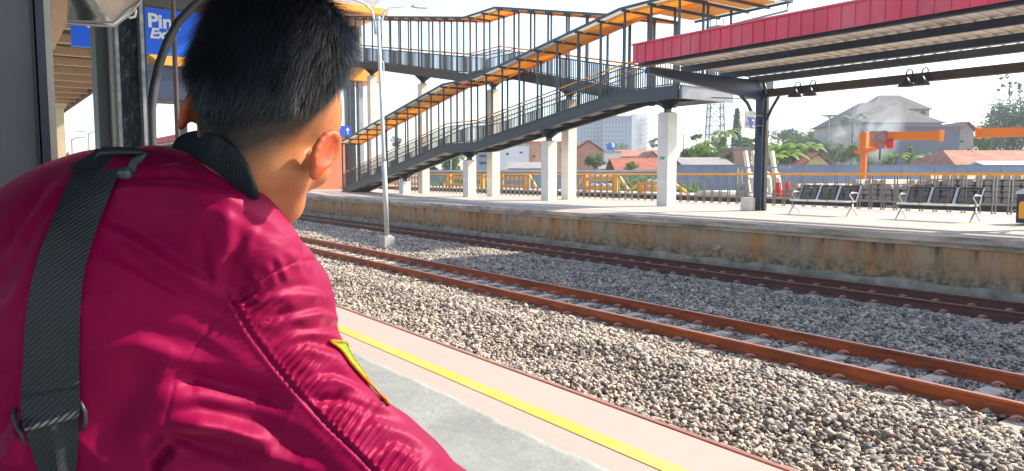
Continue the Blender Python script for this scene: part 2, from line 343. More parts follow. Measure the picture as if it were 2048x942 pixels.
# ================================================ FAR PLATFORM
FE = 15.1    # far platform edge
def far_platform():
    m = MB(); m.box(FE + .12, 26.2, -25, 150, -.3, PLAT - .22); tag(m.build('far_platform', M_WALLST), kind='structure')
    m = MB(); m.box(FE, FE + .5, -25, 150, PLAT - .125, PLAT); m.box(FE + .07, FE + .5, -25, 150, PLAT - .22, PLAT - .13)
    tag(m.build('platform_coping', M_COPE, bevel=.008), kind='structure')
    m = MB(); m.box(FE + .5, 26.2, -25, 150, PLAT - .22, PLAT - .004); tag(m.build('platform_surface', M_PLAT), kind='structure')
    m = MB(); m.quad((FE + .5, -25, PLAT), (17.3, -25, PLAT), (17.3, 150, PLAT), (FE + .5, 150, PLAT)); tag(m.build('platform_edge_band', M_BAND), kind='structure')
    m = MB(); m.quad((17.3, -25, PLAT + .001), (17.5, -25, PLAT + .001), (17.5, 150, PLAT + .001), (17.3, 150, PLAT + .001)); tag(m.build('platform_line', M_WHITE), kind='structure')
    # rough concrete footing along the wall
    n = 300; ys = np.linspace(-20, 120, n); top = .02 + .03 * np.sin(ys * 3.1) * np.sin(ys * .7) + .02 * rng.normal(size=n); out = FE - .06 + .02 * rng.normal(size=n)
    V = []; F = []
    for i in range(n): V += [(FE + .15, ys[i], top[i] + .02), (out[i] + .03, ys[i], top[i]), (out[i], ys[i], top[i] - .04), (out[i] - .03, ys[i], -.3)]
    for i in range(n - 1):
        for k in range(3): F.append((4 * i + k, 4 * i + k + 1, 4 * i + k + 5, 4 * i + k + 4))
    o = mesh_np('platform_footing', V, F, mat('footing_concrete', (.34, .28, .20), .9, 0, .3, 2, .6, 20, .3, dirt=(.08, .08, .06), bdist=.02)); tag(o, kind='structure')
    # vertical construction joints of the wall
    p = at_x(1437, 495, FE + .1)
    t = thing('drain_pipe', 'short drain pipe stub poking out of the stained platform wall', 'pipe', (FE + .1, p.y, p.z))
    m = MB(); pr = [(.055, 0), (.055, .16), (.042, .16), (.042, .02)]; m.lathe(pr, (0, 0, 0), 16)
    m.v = [(FE + .12 - v[2], p.y + v[0], p.z + v[1]) for v in m.v]; m.build('pipe', mat('pvc_pipe', (.55, .47, .40), .6), t, True)
    m = MB(); m.lathe([(.055, 0), (.075, 0), (.075, .02), (.055, .02)], (0, 0, 0), 16); m.v = [(FE + .12 - v[2], p.y + v[0], p.z + v[1]) for v in m.v]; m.build('flange', M_CLIP, t, True)
far_platform()

# ================================================ NEAR PLATFORM
NE = 2.60
def near_platform():
    m = MB(); m.box(-12, NE - .03, -12, 70, -.3, PLAT - .03); tag(m.build('near_platform', M_CEMENT), kind='structure')
    m = MB(); m.box(1.8, NE, -12, 70, PLAT - .03, PLAT); tag(m.build('platform_tiles', M_TILE), kind='structure')
    m = MB(); m.quad((2.195, -12, PLAT + .003), (2.29, -12, PLAT + .003), (2.29, 70, PLAT + .003), (2.195, 70, PLAT + .003)); tag(m.build('safety_line', M_YELL), kind='structure')
    ys = np.concatenate([np.linspace(-8, .2, 20), np.arange(.25, 9, .018), np.linspace(9.2, 60, 60)]); n = len(ys)
    e = 2.02 + .009 * np.sin(ys * 4) + .006 * np.sin(ys * 17 + 1) + .004 * rng.normal(size=n)
    V = []; F = []
    for i in range(n): V += [(-12, ys[i], PLAT + .012), (e[i] - .05, ys[i], PLAT + .012), (e[i] - .008, ys[i], PLAT + .008), (e[i], ys[i], PLAT - .01)]
    for i in range(n - 1):
        for k in range(3): F.append((4 * i + k, 4 * i + k + 1, 4 * i + k + 5, 4 * i + k + 4))
    o = mesh_np('cement_walkway', V, F, M_CEMENT); tag(o, kind='structure')
near_platform()
# ================================================ COVERED RAMP TO THE FOOTBRIDGE
EZ = 2.18
def orange_roof():
    N = NT('orange_polycarbonate'); f = N.noise(N.coords((.3, 1, 1)), 2, 4)
    c = N.ramp(f, [(.3, (.88, .38, .02)), (.7, (.95, .52, .06))]); N.l(c, N.b.inputs['Base Color']); N.b.inputs['Roughness'].default_value = .4
    tr = N.n('ShaderNodeBsdfTranslucent'); tr.inputs[0].default_value = (1, .60, .08, 1); mx = N.n('ShaderNodeMixShader', i_0=.5)
    N.l(N.b.outputs[0], mx.inputs[1]); N.l(tr.outputs[0], mx.inputs[2]); N.l(mx.outputs[0], N.o.inputs[0]); return N.m
def pale_roof():
    N = NT('pale_polycarbonate'); f = N.noise(N.coords(), 3, 4)
    c = N.ramp(f, [(.3, (.55, .57, .55)), (.7, (.68, .70, .68))]); N.l(c, N.b.inputs['Base Color']); N.b.inputs['Roughness'].default_value = .4
    tr = N.n('ShaderNodeBsdfTranslucent'); tr.inputs[0].default_value = (.8, .85, .82, 1); mx = N.n('ShaderNodeMixShader', i_0=.5)
    N.l(N.b.outputs[0], mx.inputs[1]); N.l(tr.outputs[0], mx.inputs[2]); N.l(mx.outputs[0], N.o.inputs[0]); return N.m
M_OROOF = orange_roof(); M_PROOF = pale_roof()
M_DECK = mat('ramp_deck', (.30, .29, .27), .8, 0, .2, 2)
LOW = ([18.2, 21.0, 31.5, 34.3, 48.2], [3.08, 3.08, 1.52, 1.52, -1.08]); UPP = ([18.2, 21.0, 31.7, 34.7, 50.6], [3.08, 3.08, 5.37, 5.37, 8.1])
def lz(y): return EZ + float(np.interp(y, *LOW))
def uz(y): return EZ + float(np.interp(y, *UPP))
def poly_beam(m, ys, zf, x, w, top, bot):
    """a beam following the slope, between heights top and bot about the deck"""
    for a, b in zip(ys[:-1], ys[1:]):
        m.add([(x, a, zf(a) + bot), (x + w, a, zf(a) + bot), (x + w, b, zf(b) + bot), (x, b, zf(b) + bot), (x, a, zf(a) + top), (x + w, a, zf(a) + top), (x + w, b, zf(b) + top), (x, b, zf(b) + top)],
              [(0, 3, 2, 1), (4, 5, 6, 7), (0, 1, 5, 4), (1, 2, 6, 5), (2, 3, 7, 6), (3, 0, 4, 7)])
def ramp():
    t = thing('covered_ramp', 'long dark steel covered ramp with orange roof rising from the far platform to the footbridge', 'ramp', (20.4, 18.2, PLAT))
    def run(zf, kn, x0, x1, rh, y0, y1, inner_open):
        k = [y0] + [y for y in kn if y0 < y < y1] + [y1]
        for x in (x0, x1 - .12):
            m = MB(); poly_beam(m, k, zf, x, .12, .06, -.34); poly_beam(m, k, zf, x - .03, .18, .09, .062); poly_beam(m, k, zf, x - .03, .18, -.342, -.38); m.build('stringer', M_DARK, t)
        m = MB(); poly_beam(m, k, zf, x0 + .122, x1 - x0 - .244, -.05, -.16); m.build('deck', M_DECK, t)
        y = y0 + .5
        while y < y1 - .3: m = MB(); m.bar((x0 + .13, y, zf(y) - .24), (x1 - .13, y, zf(y) - .24), .08, .12); m.build('cross_beam', M_DARK, t); y += 1.34
        ny = int(round((y1 - y0) / 1.34)); ys = [y0 + (y1 - y0) * i / ny for i in range(ny + 1)]
        for x in (x0 + .03, x1 - .09):
            far = x > x0 + .2
            for i, y in enumerate(ys):
                m = MB(); m.box(x, x + .07, y - .035, y + .035, zf(y) + .06, zf(y) + rh - .06); m.build('post', M_DARK, t)
                if i < ny:
                    if inner_open and far and zf(y) - EZ < 3.3 and y < 20.5: continue
                    y2 = ys[i + 1]; m = MB(); nb = 11
                    for j in range(1, nb): yy = y + (y2 - y) * j / nb; m.box(x + .02, x + .045, yy - .012, yy + .012, zf(yy) + .15, zf(yy) + .98)
                    poly_beam(m, [y + .036, y2 - .036], zf, x + .015, .035, 1.02, .98); poly_beam(m, [y + .036, y2 - .036], zf, x + .015, .035, .16, .12)
                    m.build('railing_panel', M_DARK, t)
            m = MB(); xx = x + (.12 if not far else -.06); pts = [(xx, yy, zf(yy) + 1.17) for yy in k]; m.tube(pts, .035, 8); m.build('handrail', M_ORANGE, t, True)
        # roof: pale strip at the outer edges, orange between, dark frame
        m = MB(); poly_beam(m, k, zf, x0 - .18, .06, rh + .03, rh - .07); poly_beam(m, k, zf, x1 + .12, .06, rh + .03, rh - .07)
        for y in ys: m.box(x0 - .12, x1 + .12, y - .025, y + .025, zf(y) + rh - .12, zf(y) + rh - .022)
        m.build('roof_frame', M_DARK, t)
        m = MB(); poly_beam(m, k, zf, x0 - .115, .42, rh + .012, rh); m.build('roof_panel', M_PROOF, t)
        m = MB(); poly_beam(m, k, zf, x0 + .31, x1 - x0 - .2, rh + .012, rh); m.build('roof_panel', M_OROOF, t)
        m = MB(); poly_beam(m, k, zf, x0 + .30, .05, rh - .01, rh - .10); poly_beam(m, k, zf, x1 - .02, .05, rh - .01, rh - .12); m.build('roof_batten', M_ORANGE, t)
    run(lz, LOW[0], 20.4, 21.8, 3.22, 18.2, 48.2, True)
    run(uz, UPP[0], 22.0, 23.4, 3.10, 20.9, 50.6, False)
    # turning landing
    z = EZ + 3.08; m = MB(); m.box(21.82, 23.4, 18.2, 20.88, z - .16, z - .05); m.build('landing_deck', M_DECK, t)
    m = MB(); m.box(20.53, 23.4, 18.08, 18.197, z - .34, z + .06); m.box(20.5, 23.43, 18.05, 18.23, z - .385, z - .345); m.box(20.5, 23.43, 18.05, 18.19, z + .062, z + .09); m.box(23.28, 23.4, 18.2, 20.88, z - .34, z + .06); m.build('landing_beam', mat('pale_grey_steel', (.26, .27, .29), .45, .2, .15, 3), t)
    for x in (22.0, 23.33):
        m = MB(); m.box(x, x + .07, 18.2, 18.27, z + .09, z + 3.1); m.build('post', M_DARK, t)
    m = MB()
    for i in range(24): x = 20.55 + i * .12; m.box(x - .012, x + .012, 18.12, 18.145, z + .15, z + .98)
    for i in range(21): y = 18.4 + i * .12; m.box(23.35, 23.375, y - .012, y + .012, z + .15, z + .98)
    m.box(20.47, 23.4, 18.115, 18.15, z + .98, z + 1.02); m.box(23.345, 23.38, 18.2, 20.9, z + .98, z + 1.02); m.build('railing_panel', M_DARK, t)
    m = MB(); m.tube([(20.5, 18.35, z + 1.17), (23.25, 18.35, z + 1.17), (23.25, 20.8, z + 1.17)], .035); m.build('handrail', M_ORANGE, t, True)
    rz = z + 3.22
    m = MB(); m.box(21.9, 24.4, 16.4, 20.85, rz, rz + .012); m.box(20.29, 21.898, 16.4, 18.18, rz, rz + .012); m.build('roof_panel', M_PROOF, t)
    m = MB(); m.box(20.8, 24.0, 16.8, 18.1, rz - .05, rz - .02); m.box(22.2, 24.0, 18.3, 20.7, rz - .05, rz - .02); m.build('roof_panel', M_OROOF, t)
    m = MB(); m.box(20.22, 24.45, 16.34, 16.398, rz - .08, rz + .03); m.box(24.402, 24.46, 16.4, 20.9, rz - .08, rz + .03); m.box(20.22, 20.28, 16.4, 18.19, rz - .08, rz + .03)
    for y in (17.3, 18.22, 19.6): m.box(20.5, 24.4, y - .03, y + .03, rz - .16, rz - .052)
    m.build('roof_frame', M_DARK, t)
    m = MB(); m.tube([(24.35, 16.5, rz - .05), (24.35, 16.5, rz - .35), (23.6, 18.3, rz - .62), (23.6, 18.3, z)], .045, 8); m.build('downpipe', mat('grey_downpipe', (.25, .25, .27), .5), t, True)
ramp()

def pillar(x, y, ztop, br, label, bz):
    t = thing('concrete_pillar', label, 'pillar', (x, y, PLAT), 'white pillars under the ramp'); w = .26
    m = MB(); m.box(x - w, x + w, y - w, y + w, PLAT - .02, ztop); m.build('shaft', M_PILLAR, t, bevel=.012)
    if br:
        m = MB(); m.box(x - .11, x + .11, y - .09, y + .09, ztop + .03, bz); m.box(x - .2, x + .2, y - .2, y + .2, ztop, ztop + .03)
        for s in (-1, 1):
            m.prism([(x, y + s * .09, ztop + .12), (x, y + s * .62, bz), (x, y + s * .09, bz)], (-.02, 0, 0), (.02, 0, 0))
            m.prism([(x + s * .11, y, ztop + .12), (x + s * .6, y, bz), (x + s * .11, y, bz)], (0, -.02, 0), (0, .02, 0))
        m.build('bracket', M_DARK, t)
    return t
LB = -.385
names = {19.3: 'tallest front pillar, green plate on it, under the ramp landing', 26.4: 'front white pillar with open bracket, second from the landing', 33.1: 'front white pillar of middle height under the ramp bend', 40.4: 'short white pillar under the low end of the ramp'}
for y, lab in names.items():
    b = lz(y) + LB; p = pillar(21.15, y, b - .42, True, lab, b)
    if y == 19.3:
        m = MB(); m.box(20.875, 20.889, y - .12, y + .12, 2.72, 2.82); m.build('number_plate', mat('green_plate', (.08, .38, .14), .5), p)
        tx = text('A 1', .07, (20.873, y + .08, 2.74), (0, -1, 0), (0, 0, 1), M_WHITE, p, 'lettering')
names = {26.9: 'rear white pillar beside the second front pillar, under the upper ramp', 33.2: 'rear tall white pillar rising behind the ramp bend', 40.9: 'rear tall white pillar beside the short front one', 48.2: 'rearmost tall white pillar next to the dark column by the footbridge'}
for y, lab in names.items():
    b = uz(y) + LB; pillar(22.75, y, b - .5, True, lab, b)

# ================================================ FOOTBRIDGE
def bridge():
    t = thing('footbridge', 'enclosed station footbridge with orange bands crossing the tracks', 'footbridge', (22.4, 50.2, PLAT))
    y0, y1 = 50.65, 54.5
    m = MB(); m.box(8.5, 24.6, y0, y1, EZ + 7.7, EZ + 8.05); m.build('deck', M_DARK, t)
    m = MB(); m.prism([(8.5, 0, EZ + 7.68), (24.7, 0, EZ + 7.68), (24.7, 0, EZ + 6.75), (9.8, 0, EZ + 6.75)], (0, y0 - .15, 0), (0, y1, 0)); m.build('soffit_band', M_ORANGE, t)
    m = MB(); m.box(6.5, 13.5, y0 + .2, y1, EZ + 4.7, EZ + 6.73); m.build('stair_box', mat('navy_panel', (.02, .03, .07), .4), t)
    m = MB(); m.box(8.5, 23.2, y0 + .1, y1, EZ + 8.06, EZ + 11.5); m.build('wall', mat('beige_panel', (.5, .44, .36), .6, 0, .1), t)
    m = MB(); m.box(21.9, 23.0, y0 + .03, y0 + .097, EZ + 9.2, EZ + 10.6); m.build('window', mat('dark_window', (.03, .04, .05), .1), t)
    m = MB(); m.box(8.3, 25.0, y0 - .6, y1 + .2, EZ + 11.55, EZ + 12.0); m.build('fascia', M_ORANGE, t)
    m = MB(); m.prism([(8, 0, EZ + 12.02), (24.0, 0, EZ + 12.02), (25.5, 0, EZ + 13.6), (8, 0, EZ + 13.6)], (0, y0 - .4, 0), (0, y1, 0)); m.build('roof', mat('grey_roof', (.38, .38, .4), .6), t)
    m = MB(); m.box(22.1, 22.7, y0 + .3, y0 + .9, PLAT, EZ + 6.74); m.build('column', M_DARK, t)
    m = MB(); m.box(23.0, 23.35, y0 + .3, y0 + .8, PLAT, EZ + 6.74); m.build('column', mat('bridge_column_grey', (.30, .31, .33), .5), t)
    m = MB(); m.box(10.6, 11.2, y0 + .5, y0 + 1.1, -.2, EZ + 4.7); m.build('column', M_DARK, t)
bridge()
def brick_building():
    t = thing('brick_station_building', 'orange red brick station building behind the foot of the ramp', 'building', (22, 56, PLAT))
    mb = NT('orange_brick'); co = mb.coords(); b = mb.n('ShaderNodeTexBrick'); b.inputs['Color1'].default_value = (.62, .16, .06, 1); b.inputs['Color2'].default_value = (.5, .12, .05, 1); b.inputs['Mortar'].default_value = (.5, .3, .2, 1)
    b.inputs['Scale'].default_value = 3; mp = mb.n('ShaderNodeMapping'); mp.inputs['Rotation'].default_value = (R(90), 0, 0); mb.l(co, mp.inputs[0]); mb.l(mp.outputs[0], b.inputs['Vector']); mb.l(b.outputs[0], mb.b.inputs['Base Color'])
    m = MB(); m.box(16.5, 24.9, 56, 66, PLAT, PLAT + 4.3); m.build('wall', mb.m, t)
    m = MB(); m.box(16.3, 25.1, 55.8, 66.2, PLAT + 4.3, PLAT + 4.55); m.build('roof', mat('pale_slab', (.55, .5, .45), .7), t)
    m = MB(); m.prism([(20.2, 0, PLAT), (21.2, 0, PLAT), (21.2, 0, PLAT + 2.2), (20.9, 0, PLAT + 2.55), (20.5, 0, PLAT + 2.55), (20.2, 0, PLAT + 2.2)], (0, 55.95, 0), (0, 56.02, 0)); m.build('door', mat('blue_door', (.05, .22, .5), .5), t)
    t2 = thing('direction_sign', 'blue sign with white arrow hanging near the foot of the ramp', 'sign', (20.4, 49.6, 5.0))
    c = at(690, 262, 52); m = MB(); m.box(c.x - .55, c.x + .5, c.y, c.y + .06, c.z - .36, c.z + .36); t2.location = (c.x, c.y, c.z - .36); m.build('panel', mat('sign_blue', (.01, .09, .55), .4), t2)
    m = MB(); yy = c.y - .012; cx = c.x + .2
    m.prism([(cx - .03, 0, c.z - .22), (cx + .03, 0, c.z - .22), (cx + .03, 0, c.z + .08), (cx + .13, 0, c.z + .04), (cx + .13, 0, c.z + .10), (cx, 0, c.z + .24), (cx - .13, 0, c.z + .10), (cx - .13, 0, c.z + .04), (cx - .03, 0, c.z + .08)], (0, yy, 0), (0, yy + .01, 0)); m.build('arrow', M_WHITE, t2)
    m = MB(); m.box(c.x - .5, c.x - .47, c.y + .02, c.y + .05, c.z + .36, EZ + 6.75); m.box(c.x + .42, c.x + .45, c.y + .02, c.y + .05, c.z + .36, EZ + 6.75); m.box(c.x - .5, c.x + .45, c.y + .02, 51.0, EZ + 6.68, EZ + 6.74); m.build('hanger', M_GREYST, t2)
brick_building()

# ================================================ FENCE ALONG THE FAR PLATFORM
def fence():
    X = 24.9; sp = .424; y0 = 7.9
    t = thing('platform_fence', 'grey steel baluster fence with orange top rail along the far platform', 'fence', (X, y0, PLAT))
    m = MB(); m.box(X - .035, X + .035, 2, 56, EZ - .045, EZ + .045); m.build('top_rail', M_ORANGE, t, bevel=.01)
    b = None
    for i in range(98):
        y = y0 + sp * i
        if b is None:
            m = MB(); m.box(X - .02, X + .02, -.062, -.030, PLAT, EZ - .046); m.box(X - .02, X + .02, .030, .062, PLAT, EZ - .046); m.box(X - .03, X + .03, -.08, .08, PLAT, PLAT + .015)
            b = m.build('baluster', M_GREYST, t); b.location = (0, 0, 0)
            for v in b.data.vertices: v.co.y += y0
            b.location = (0, 0, 0)
        else: c = b.copy(); col.objects.link(c); c.parent = t; c.location = (0, y - y0, 0)
fence()

# ================================================ FAR PLATFORM CANOPY
M_RED = mat('red_sheet', (.72, .035, .075), .45, 0, .2, 1.2, .1, 8, .5, dirt=(.70, .12, .14), stretch=(1, 1, .25))
M_SHEET = mat('pale_roof_sheet', (.78, .74, .68), .55, 0, .1, 2, .1, dirt=(.55, .48, .40))
M_NAVY = mat('navy_steel', (.010, .026, .065), .4, .1, .25, 2, .05)
def canopy(ya, yb, cols, label, det=True):
    t = thing('platform_canopy', label, 'canopy', (20.95, cols[0], PLAT), 'red edged canopies over the far platform')
    m = MB(); m.box(FE + .18, FE + .21, ya, yb, 5.30, 5.80)
    y = ya
    while y < yb: m.box(FE + .155, FE + .182, y, y + .045, 5.30, 5.80); y += .32
    m.box(FE + .13, FE + .30, ya, yb, 5.802, 5.85); m.box(FE + .16, FE + .21, ya - .03, ya - .002, 5.30, 5.85)
    m.build('fascia', M_RED, t)
    m = MB(); m.prism([(FE + .22, 0, 5.50), (20.6, 0, 5.34), (20.6, 0, 5.365), (FE + .22, 0, 5.525)], (0, ya, 0), (0, yb, 0))
    y = ya + .1
    while y < yb: m.prism([(FE + .3, 0, 5.498), (20.55, 0, 5.338), (20.55, 0, 5.308), (FE + .3, 0, 5.468)], (0, y, 0), (0, y + .05, 0)); y += .32
    m.build('roof_sheet', M_SHEET, t)
    for x, zb, h in ((15.5, 5.25, .20), (17.3, 5.22, .17), (19.1, 5.16, .17)):
        m = MB(); m.box(x, x + .08, ya - .0, yb, zb, zb + h); m.box(x + .002, x + .09, ya, yb, zb - .012, zb); m.build('purlin', M_NAVY, t)
    m = MB(); m.box(20.55, 20.75, ya + .1, yb, 5.12, 5.32); m.build('gutter', mat('dark_gutter', (.05, .055, .075), .5), t)
    for c in cols:
        m = MB(); m.prism([(21.0, 0, 4.55), (15.6, 0, 5.03), (15.6, 0, 5.19), (21.0, 0, 5.19)], (0, c - .09, 0), (0, c + .09, 0))
        m.prism([(21.3, 0, 4.72), (20.95, 0, 4.72), (20.95, 0, 5.3), (21.3, 0, 5.3)], (0, c - .15, 0), (0, c + .15, 0)); m.build('arm', M_NAVY, t)
        m = MB(); m.box(20.78, 20.86, c - .14, c + .14, PLAT, 4.8); m.box(21.04, 21.12, c - .14, c + .14, PLAT, 4.8); m.box(20.861, 21.039, c - .04, c + .04, PLAT, 4.8); m.build('column', M_NAVY, t)
        m = MB(); m.tube([(20.82, c, 3.4), (20.6, c, 3.9), (20.15, c, 4.45), (19.5, c, 4.85)], .06, 6); m.tube([(20.95, c - .15, 3.9), (20.95, c - .35, 4.3), (20.95, c - .6, 4.66)], .05, 6); m.build('brace', M_NAVY, t)
        m = MB(); m.box(20.55, 20.95, c + .05, c + .47, PLAT, PLAT + .42); m.build('column_base', M_PILLAR, t, bevel=.01)
        m = MB(); m.tube([(20.95, c - .16, PLAT + .05), (20.95, c - .16, 4.75), (20.7, c - .2, 5.12)], .05, 8); m.build('downpipe', M_GREYST, t, True)
    m = MB(); m.box(20.83, 21.07, ya - .6, yb, EZ + 2.49, EZ + 2.52); m.box(20.83, 21.07, ya - .6, yb, EZ + 2.70, EZ + 2.73); m.box(20.92, 20.98, ya - .6, yb, EZ + 2.521, EZ + 2.699)
    m.build('long_beam', mat('brown_grey_beam', (.10, .085, .085), .6), t)
    if det:
        m = MB(); m.tube([(FE + .5, ya + 1, 5.2), (18.5, ya - 6, 5.12)], .012, 5); m.tube([(20.4, ya - 1.5, 5.1), (16, ya - 9, 5.17)], .012, 5); m.build('tie_rod', M_NAVY, t)
        m = MB(); m.tube([(20.6, c + .1, 4.75) if False else (20.8, 15.0, 4.62), (22.1, 18.05, 4.98)], .02, 5); m.build('cable_tray', M_NAVY, t)
canopy(15.3, -14, [14.9], 'canopy with red fascia and dark columns over the near part of the far platform') if False else None
def canopy_fix():
    canopy(-14, 15.3, [15.02, 5.5, -4], 'canopy with red fascia on a dark column beside the platform sign')
    canopy(60, 150, [62, 74, 86, 98], 'distant dark red canopy seen past the left ear and at the far left', False)
canopy_fix()
def pendant(px, X, label):
    p = at_x(px, 170, X); y = p.y; z = EZ + 2.51
    t = thing('hanging_lamp', label, 'lamp', (X, y, z), 'black cone lamps on the canopy beam')
    m = MB(); m.lathe([(.001, .14), (.03, .13), (.04, .11), (.06, .07), (.21, -.12), (.22, -.14), (.20, -.13), (.001, -.02)], (X, y, z), 20); m.build('shade', mat('black_lamp', (.02, .02, .025), .4), t, True)
    m = MB(); m.tube([(X, y, z + .12), (X, y, z + .24), (X + .04, y - .03, z + .31), (X + .10, y - .06, z + .33), (X + .16, y - .08, z + .28), (X + .16, y - .08, z + .15)], .02, 6)
    m.tube([(X + .16, y - .08, z + .15), (20.9, y - .08, z + .05)], .02, 6); m.build('gooseneck', mat('black_lamp', (.02, .02, .025), .4), t, True)
pendant(1590, 20.62, 'left lamp of the pair nearest the canopy column'); pendant(1620, 20.62, 'right lamp of the pair nearest the canopy column')
pendant(1812, 20.62, 'left lamp of the pair above the smoking house'); pendant(1843, 20.62, 'right lamp of the pair above the smoking house')

def platform_sign():
    c = at_x(1500, 255, 20.55); y = 14.86; z = 3.62
    t = thing('platform_number_sign', 'blue and white platform sign with number 2 on the dark column', 'sign', (20.5, y, z))
    m = MB(); m.box(19.840, 20.360, y - .02, y + .02, z, z + .56); m.build('panel', mat('sign_white', (.62, .64, .66), .4), t)
    m = MB(); m.prism([(19.900, 0, z + .36), (20.020, 0, z + .22), (20.070, 0, z + .01), (20.355, 0, z + .01), (20.355, 0, z + .36)], (0, y - .026, 0), (0, y - .0215, 0)); m.build('blue_field', mat('sign_blue', (.01, .09, .55), .4), t)
    text('2', .34, (20.160, y - .028, z + .06), (1, 0, 0), (0, 0, 1), M_WHITE, t, 'number', bold=.008)
    m = MB(); m.lathe([(.001, 0), (.075, 0), (.075, .004), (.001, .004)], (0, 0, 0), 20); m.v = [(19.945 + a, y - .027 - c_, z + .15 + b) for a, b, c_ in m.v]; m.build('emblem', mat('emblem_grey', (.35, .36, .38), .5), t)
    m = MB(); m.box(20.1, 20.320, y - .025, y - .0205, z + .46, z + .475); m.box(20.180, 20.320, y - .025, y - .0205, z + .495, z + .51); m.build('small_print', mat('emblem_grey', (.35, .36, .38), .5), t)
    m = MB(); m.box(20.32, 20.80, y - .015, y + .06, z + .1, z + .13); m.build('bracket', M_NAVY, t); m = MB(); m.box(20.32, 20.80, y - .015, y + .06, z + .42, z + .45); m.build('bracket', M_NAVY, t)
platform_sign()

# ================================================ BENCHES, BIN, LAMP POST
def perf():
    N = NT('perforated_steel'); N.b.inputs['Base Color'].default_value = (.03, .035, .05, 1); N.b.inputs['Metallic'].default_value = .3; N.b.inputs['Roughness'].default_value = .4
    tr = N.n('ShaderNodeBsdfTransparent'); mx = N.n('ShaderNodeMixShader', i_0=.5); N.l(N.b.outputs[0], mx.inputs[1]); N.l(tr.outputs[0], mx.inputs[2]); N.l(mx.outputs[0], N.o.inputs[0]); return N.m
M_PERF = perf(); M_CHROME = mat('chrome_legs', (.72, .70, .66), .22, .85, .08, 4, 0); M_BLUEST = mat('blue_grey_frame', (.42, .52, .68), .35, .4, .1, 4, 0)
M_BFR = mat('bench_dark_frame', (.015, .018, .035), .35, .1, .1, 4, 0)
def bench(y, label):
    X = 20.25; z = PLAT; L = .62
    t = thing('waiting_bench', label, 'bench', (X, y, z), 'three seat benches on the far platform')
    for i in (-1, 0, 1):
        yc = y + i * L; a = L * .40
        def P(u, v, w): return (X + u, yc + v, z + w)
        b0, b1 = .05, .24       # back leans away: bottom, top
        br = MB()
        br.bar(P(b0, -a, .46), P(b1, -a, .84), .035, .03); br.bar(P(b0, a, .46), P(b1, a, .84), .035, .03); br.bar(P(b1, -a, .84), P(b1, a, .84), .045, .05); br.bar(P(b0, -a, .47), P(b0, a, .47), .03, .03)
        bk = br.build('backrest', M_BFR, t)
        m = MB(); m.quad(P(b0, -a + .015, .49), P(b0, a - .015, .49), P(b1 - .012, a - .015, .82), P(b1 - .012, -a + .015, .82)); m.build('mesh_panel', M_PERF, bk)
        m = MB(); m.bar(P(b0 - .03, -a - .035, .44), P(b1 + .02, -a - .035, .85), .028, .022); m.build('side_frame', M_BLUEST, bk); m = MB(); m.bar(P(b0 - .03, a + .035, .44), P(b1 + .02, a + .035, .85), .028, .022); m.build('side_frame', M_BLUEST, bk)
        m = MB(); m.box(X - .42, X + .06, yc - a, yc + a, z + .425, z + .44); m.box(X - .45, X - .42, yc - a - .02, yc + a + .02, z + .41, z + .445); st = m.build('seat', M_PERF, t)
        m = MB(); m.box(X - .46, X - .43, yc - a - .03, yc + a + .03, z + .40, z + .448); m.box(X - .43, X + .06, yc - a - .03, yc - a - .002, z + .40, z + .443); m.box(X - .43, X + .06, yc + a + .002, yc + a + .03, z + .40, z + .443); m.build('seat_rim', M_CHROME, st)
    m = MB(); m.box(X - .24, X - .14, y - 1.5 * L, y + 1.5 * L, z + .30, z + .38); m.build('beam', M_BFR, t)
    for s in (-1, 1):
        yy = y + s * (1.5 * L - .02)
        m = MB(); m.tube([(X - .19, yy, z + .34), (X - .2, yy, z + .24), (X - .34, yy, z + .12), (X - .46, yy, z + .015)], [.035, .032, .026, .022], 8)
        m.tube([(X - .19, yy, z + .27), (X - .06, yy, z + .15), (X + .06, yy, z + .06), (X + .1, yy, z + .015)], [.03, .026, .022, .02], 8); m.build('leg', M_CHROME, t, True)
        m = MB(); m.tube([(X - .19, yy, z + .34), (X - .14, yy, z + .46), (X - .30, yy, z + .58), (X - .30, yy, z + .64), (X - .22, yy, z + .67), (X + .06, yy, z + .66)], .022, 8); m.build('armrest', M_CHROME, t, True)
bench(12.25, 'left three seat bench with dark mesh backs and chrome legs'); bench(9.05, 'right three seat bench with dark mesh backs, beside the bin')

def bin_():
    a = at_x(2031, 440, 20.2); X0, X1 = 20.2, 20.9; y1 = a.y; y0 = y1 - .6; z = PLAT
    t = thing('litter_bin', 'dark litter bin with orange front panel and pale lid at the right edge', 'bin', (X0, y0, z))
    m = MB(); m.box(X0, X1, y0, y1, z + .03, z + .72); m.build('body', M_BFR, t, bevel=.01)
    m = MB(); m.prism([(X0 - .006, y1 - .06, z + .14), (X0 - .006, y0 + .06, z + .14), (X0 - .006, y0 + .06, z + .55), (X0 - .006, y1 - .1, z + .55), (X0 - .006, y1 - .06, z + .50)], (0, 0, 0), (.005, 0, 0)); m.build('front_panel', M_ORANGE, t)
    m = MB(); m.add([(X0 - .02, y0 - .02, z + .73), (X1, y0 - .02, z + .73), (X1, y1 + .02, z + .73), (X0 - .02, y1 + .02, z + .73), (X0 - .02, y0 - .02, z + .78), (X1, y0 - .02, z + .78), (X1, y1 + .02, z + .78), (X0 - .02, y1 + .02, z + .78), (X0 + .12, y0 + .12, z + .9), (X1 - .1, y0 + .12, z + .9), (X1 - .1, y1 - .16, z + .9), (X0 + .12, y1 - .16, z + .9)],
      [(0, 3, 2, 1), (0, 1, 5, 4), (1, 2, 6, 5), (2, 3, 7, 6), (3, 0, 4, 7), (4, 5, 9, 8), (5, 6, 10, 9), (6, 7, 11, 10), (7, 4, 8, 11), (8, 9, 10, 11)]); m.build('lid', mat('pale_lid', (.62, .62, .64), .4, .1), t)
bin_()

